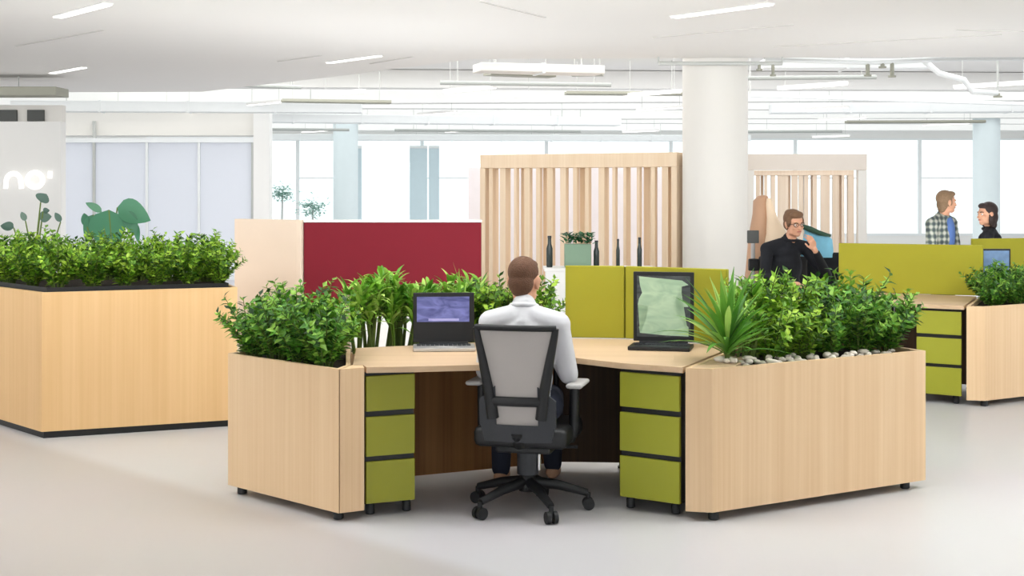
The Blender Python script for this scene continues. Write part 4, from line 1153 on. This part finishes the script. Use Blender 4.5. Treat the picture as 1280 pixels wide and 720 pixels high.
# ------------------------------------------------------------------ ceiling services
M['slotgrey'] = plain('conduit_grey', (170, 174, 170), .5)
LD = Vector((.63, -.777, 0))
def lightbar(label, x, y, z, L=1.05, group='linear ceiling lights', hang=None, ceil=3.55, flush=False):
    t = thing('ceiling_light', label, 'ceiling light', (x, y, z), math.atan2(LD.y, LD.x), group)
    bm = bmesh.new(); box(bm, -L / 2, L / 2, -.045, .045, 0.0, .012 if flush else .045, .003); obj('housing', bm, M['white'], t)
    bm = bmesh.new(); box(bm, -L / 2 + .015, L / 2 - .015, -.04, .04, -.006, -.0005); obj('diffuser', bm, M['lamp'], t)
    if hang:
        for s in (-1, 1):
            bm = bmesh.new(); tube(bm, [(s * L * .4, 0, .046), (s * L * .4, 0, ceil - z)], .004, 6); obj('suspension_wire', bm, M['steel'], t)
    return t
for lab, x, y in (('bright linear light in the smooth ceiling high above the tall oak planter', -3.45, 10.9), ('bright linear light in the smooth ceiling just above the round column', 1.67, 10.9),
                  ('linear ceiling light above the glowing wall letters', -5.36, 16.4), ('linear ceiling light above the crimson booth at the ceiling step', -1.75, 15.0)):
    lightbar(lab, x, y, 3.037, flush=True)
for lab, x, y, z in (('suspended light just past the ceiling step above the crimson booth', -2.5, 20.0, 3.0), ('suspended light above the wooden slatted screen\'s outer corner', -.04, 20.6, 3.0), ('suspended light on the booth side of the round column', 2.06, 20.05, 3.0),
                     ('suspended light above the end of the frosted glass partition', -4.1, 22.6, 3.02), ('suspended light above the second frosted panel', -7.6, 25.6, 3.02), ('small far light over the frosted partition corner', -9.6, 33.5, 3.05),
                     ('far light above the middle of the crimson booth', -3.25, 28.2, 3.03), ('far light above the outer end of the crimson booth', -1.4, 25.3, 3.0), ('suspended light on the window side of the round column', 4.1, 18.6, 3.0),
                     ('suspended light above the dark-haired standing person', 6.5, 18.4, 3.0), ('far light directly over the wooden slatted screen', 1.1, 28.0, 3.0), ('far light above the off-white portal', 6.6, 27.2, 3.0), ('far light near the windows over the person in plaid', 9.4, 29.5, 3.0)):
    lightbar(lab, x, y, z, 1.15, hang=True)

k = 0
for yy, xs2 in ((19.2, (-.6, 8.6)), (23.8, (2.6, 5.4)), (24.4, (-6.0,)), (31.8, (-6.4, -4.6, -1.2, 3.0, 5.6)), (35.0, (-9.0, -2.2, .8, 8.2))):
    for xx in xs2:
        near = {19.2: 'first', 23.8: 'second', 24.4: 'third', 31.8: 'fourth', 35.0: 'last'}[yy]; k += 1
        lightbar('small suspended light in the %s distant row, %s of it counted from the white wall' % (near, ORD[list(xs2).index(xx)]), xx, yy, 3.0 if yy < 30 else 2.94, 1.15, 'distant suspended lights', True)
# long white beams under the upper ceiling
for i, (y, z0, h, rz, x0, x1) in enumerate(((22.4, 3.25, .29, 3, -10, 14), (25.0, 3.18, .36, -4, -12, 14), (27.6, 3.22, .32, 3, -14, 14), (30.4, 3.15, .39, -3, -14, 16), (33.2, 3.20, .34, 2, -15, 18), (36.0, 3.14, .40, 0, -16, 18))):
    bm = bmesh.new(); box(bm, x0, x1, -.22, .22, 0, h)
    b = obj('ceiling_beam', bm, M['ceil2']); b.location = (0, y, z0); b.rotation_euler = (0, 0, R(rz))
    tag(b, 'long white ceiling beam, %s one past the smooth ceiling towards the windows' % ORD[i], 'ceiling beam', 'white ceiling beams', 'thing')
# ducts
def duct(label, x0, x1, y, z0, z1, d=.4, rz=0, mat='steel'):
    t = thing('ventilation_duct', label, 'duct', ((x0 + x1) / 2, y, z0), R(rz)); L = (x1 - x0) / 2
    bm = bmesh.new(); box(bm, -L, L, -d / 2, d / 2, 0, z1 - z0, .01); obj('duct_body', bm, M[mat], t)
    for k in range(1, max(2, int(L * 2 / 1.2))):
        x = -L + k * 2 * L / max(2, int(L * 2 / 1.2)); bm = bmesh.new(); box(bm, x - .015, x + .015, -d / 2 - .012, d / 2 + .012, -.012, z1 - z0 + .012); obj('flange', bm, M['mullion'], t)
    for s in (-.7, .7):
        bm = bmesh.new(); tube(bm, [(s * L, 0, z1 - z0), (s * L, 0, 3.549 - z0)], .008, 6); obj('hanger_rod', bm, M['steel'], t)
    return t
duct('khaki duct ending above the white wall near the glowing letters', -9.5, -5.75, 17.4, 2.79, 2.90, .5, 0, 'tray')
duct('pale duct above the frosted glass partition', -8.5, -2.6, 23.4, 2.92, 3.10, .4, 5, 'mullion')
duct('long pale duct running over the crimson booth', -5.5, 2.2, 26.4, 2.86, 3.02, .5, 12, 'mullion')
duct('short boxy duct above the slatted screen\'s outer end', -.45, 1.1, 16.4, 3.00, 3.10, .4, 16, 'offwhite')
duct('pale duct beside the top of the round column', 3.0, 5.0, 16.4, 3.05, 3.16, .4, 0, 'mullion')
duct('pale duct beyond the round column on the window side', 4.6, 11.5, 24, 2.95, 3.12, .5, -5, 'mullion')
duct('far pale duct in front of the windows', -9, 6, 34.0, 2.80, 2.95, .5, 3, 'mullion')
# dark trays
for lab, x0, x1, y, z, rz in (('grey cable tray at the ceiling step over the slatted screen', -.35, .55, 17.2, 3.03, 24), ('short grey cable tray above the slatted screen beside the longer one', .75, 1.15, 17.2, 3.04, -8), ('thin grey cable tray crossing above the slatted screen', .8, 2.6, 20.5, 3.02, 5),
                              ('grey cable tray above the crimson booth', -3.6, -1.9, 21.3, 2.95, 14), ('thin grey cable tray near the windows above the portal', 6.4, 9.0, 26.0, 2.86, -4)):
    t = thing('cable_tray', lab, 'cable tray', ((x0 + x1) / 2, y, z), R(rz)); L = (x1 - x0) / 2
    bm = bmesh.new(); box(bm, -L, L, -.12, .12, 0, .012); box(bm, -L, L, -.12, -.11, 0, .05); box(bm, -L, L, .11, .12, 0, .05); obj('tray', bm, M['tray'], t)
    for s in (-.8, .8):
        bm = bmesh.new(); tube(bm, [(s * L, 0, .012), (s * L, 0, 3.549 - z)], .006, 6); obj('hanger_rod', bm, M['steel'], t)
for i, (x0, x1, y, z, rz) in enumerate(((-4.6, -3.0, 19.6, 3.1, 30), (-1.0, 1.4, 18.8, 3.06, 10), (2.9, 4.8, 18.0, 3.08, -6), (-2.5, 1.5, 29.0, 2.84, 9), (-6.5, -3.5, 29.2, 2.88, 12), (3.8, 7.0, 29.0, 2.82, -8))):
    t = thing('conduit', 'thin grey conduit under the ceiling, ' + ['between the frosted partition and the crimson booth', 'over the outer half of the slatted screen', 'on the window side of the round column', 'far behind the crimson booth\'s outer end', 'far behind the frosted partition\'s end', 'far behind the off-white portal'][i], 'conduit', ((x0 + x1) / 2, y, z), R(rz))
    L = (x1 - x0) / 2; bm = bmesh.new(); tube(bm, [(-L, 0, 0), (L, 0, 0)], .03, 10); obj('conduit_run', bm, M['slotgrey'], t, smooth=True, angle=50)
    for s in (-.8, .8):
        bm = bmesh.new(); tube(bm, [(s * L, 0, .02), (s * L, 0, 3.549 - z)], .006, 6); obj('hanger_rod', bm, M['steel'], t)
# sprinkler pipes on the window side
def Pz(u, v, y): return ((u - 640) * y / 1700, y, 1.62 - (v - 235) * y / 1700)
def pipe(label, pts, r, drops=(), mat='mullion'):
    t = thing('sprinkler_pipe', label, 'pipe', pts[0])
    bm = bmesh.new(); tube(bm, pts, r, 12); obj('pipe_run', bm, M[mat], t, world=True, smooth=True, angle=50)
    for p, l in drops:
        bm = bmesh.new(); tube(bm, [p, (p[0], p[1], p[2] - l)], r * .8, 10); lathe(bm, [(r * 1.5, 0), (r * 1.5, .02)], (p[0], p[1], p[2] - l - .02), 12); obj('valve', bm, M['tray'], t, world=True)
    for p in (pts[0], pts[-1]):
        bm = bmesh.new(); tube(bm, [p, (p[0], p[1], 3.549)], r * .4, 8); obj('hanger_rod', bm, M['steel'], t, world=True)
y = 15.6
pipe('white sprinkler pipe with two valves beside the round column', [(2.9, y, 3.10), (4.1, y, 3.06), (5.0, y, 3.10), (7.0, y, 3.12)], .03, [((4.08, y, 3.05), .13), ((4.36, y, 3.06), .15), ((4.25, y, 3.055), .04)])
pipe('white elbow pipe stepping down above the two standing people', [(4.85, 16.1, 3.15), (5.05, 16.1, 2.98), (5.35, 16.1, 2.90), (5.45, 16.1, 2.76), (5.75, 16.1, 2.74)], .035, [((5.75, 16.1, 2.74), .03)])
pipe('slim white pipe around the head of the round column', [(1.6, 14.85, 2.98), (2.95, 14.85, 2.98)], .022, [((2.85, 14.85, 2.98), .12), ((2.70, 14.85, 2.98), .06)], 'steel')
pipe('thin pale pipe running towards the windows above the portal', [(3.5, 20, 2.98), (9.0, 21.5, 2.92)], .03)

# ------------------------------------------------------------------ colour management
scene.view_settings.view_transform = 'Standard'
scene.view_settings.look = 'None'
scene.view_settings.exposure = -0.05
scene.view_settings.gamma = 1.0
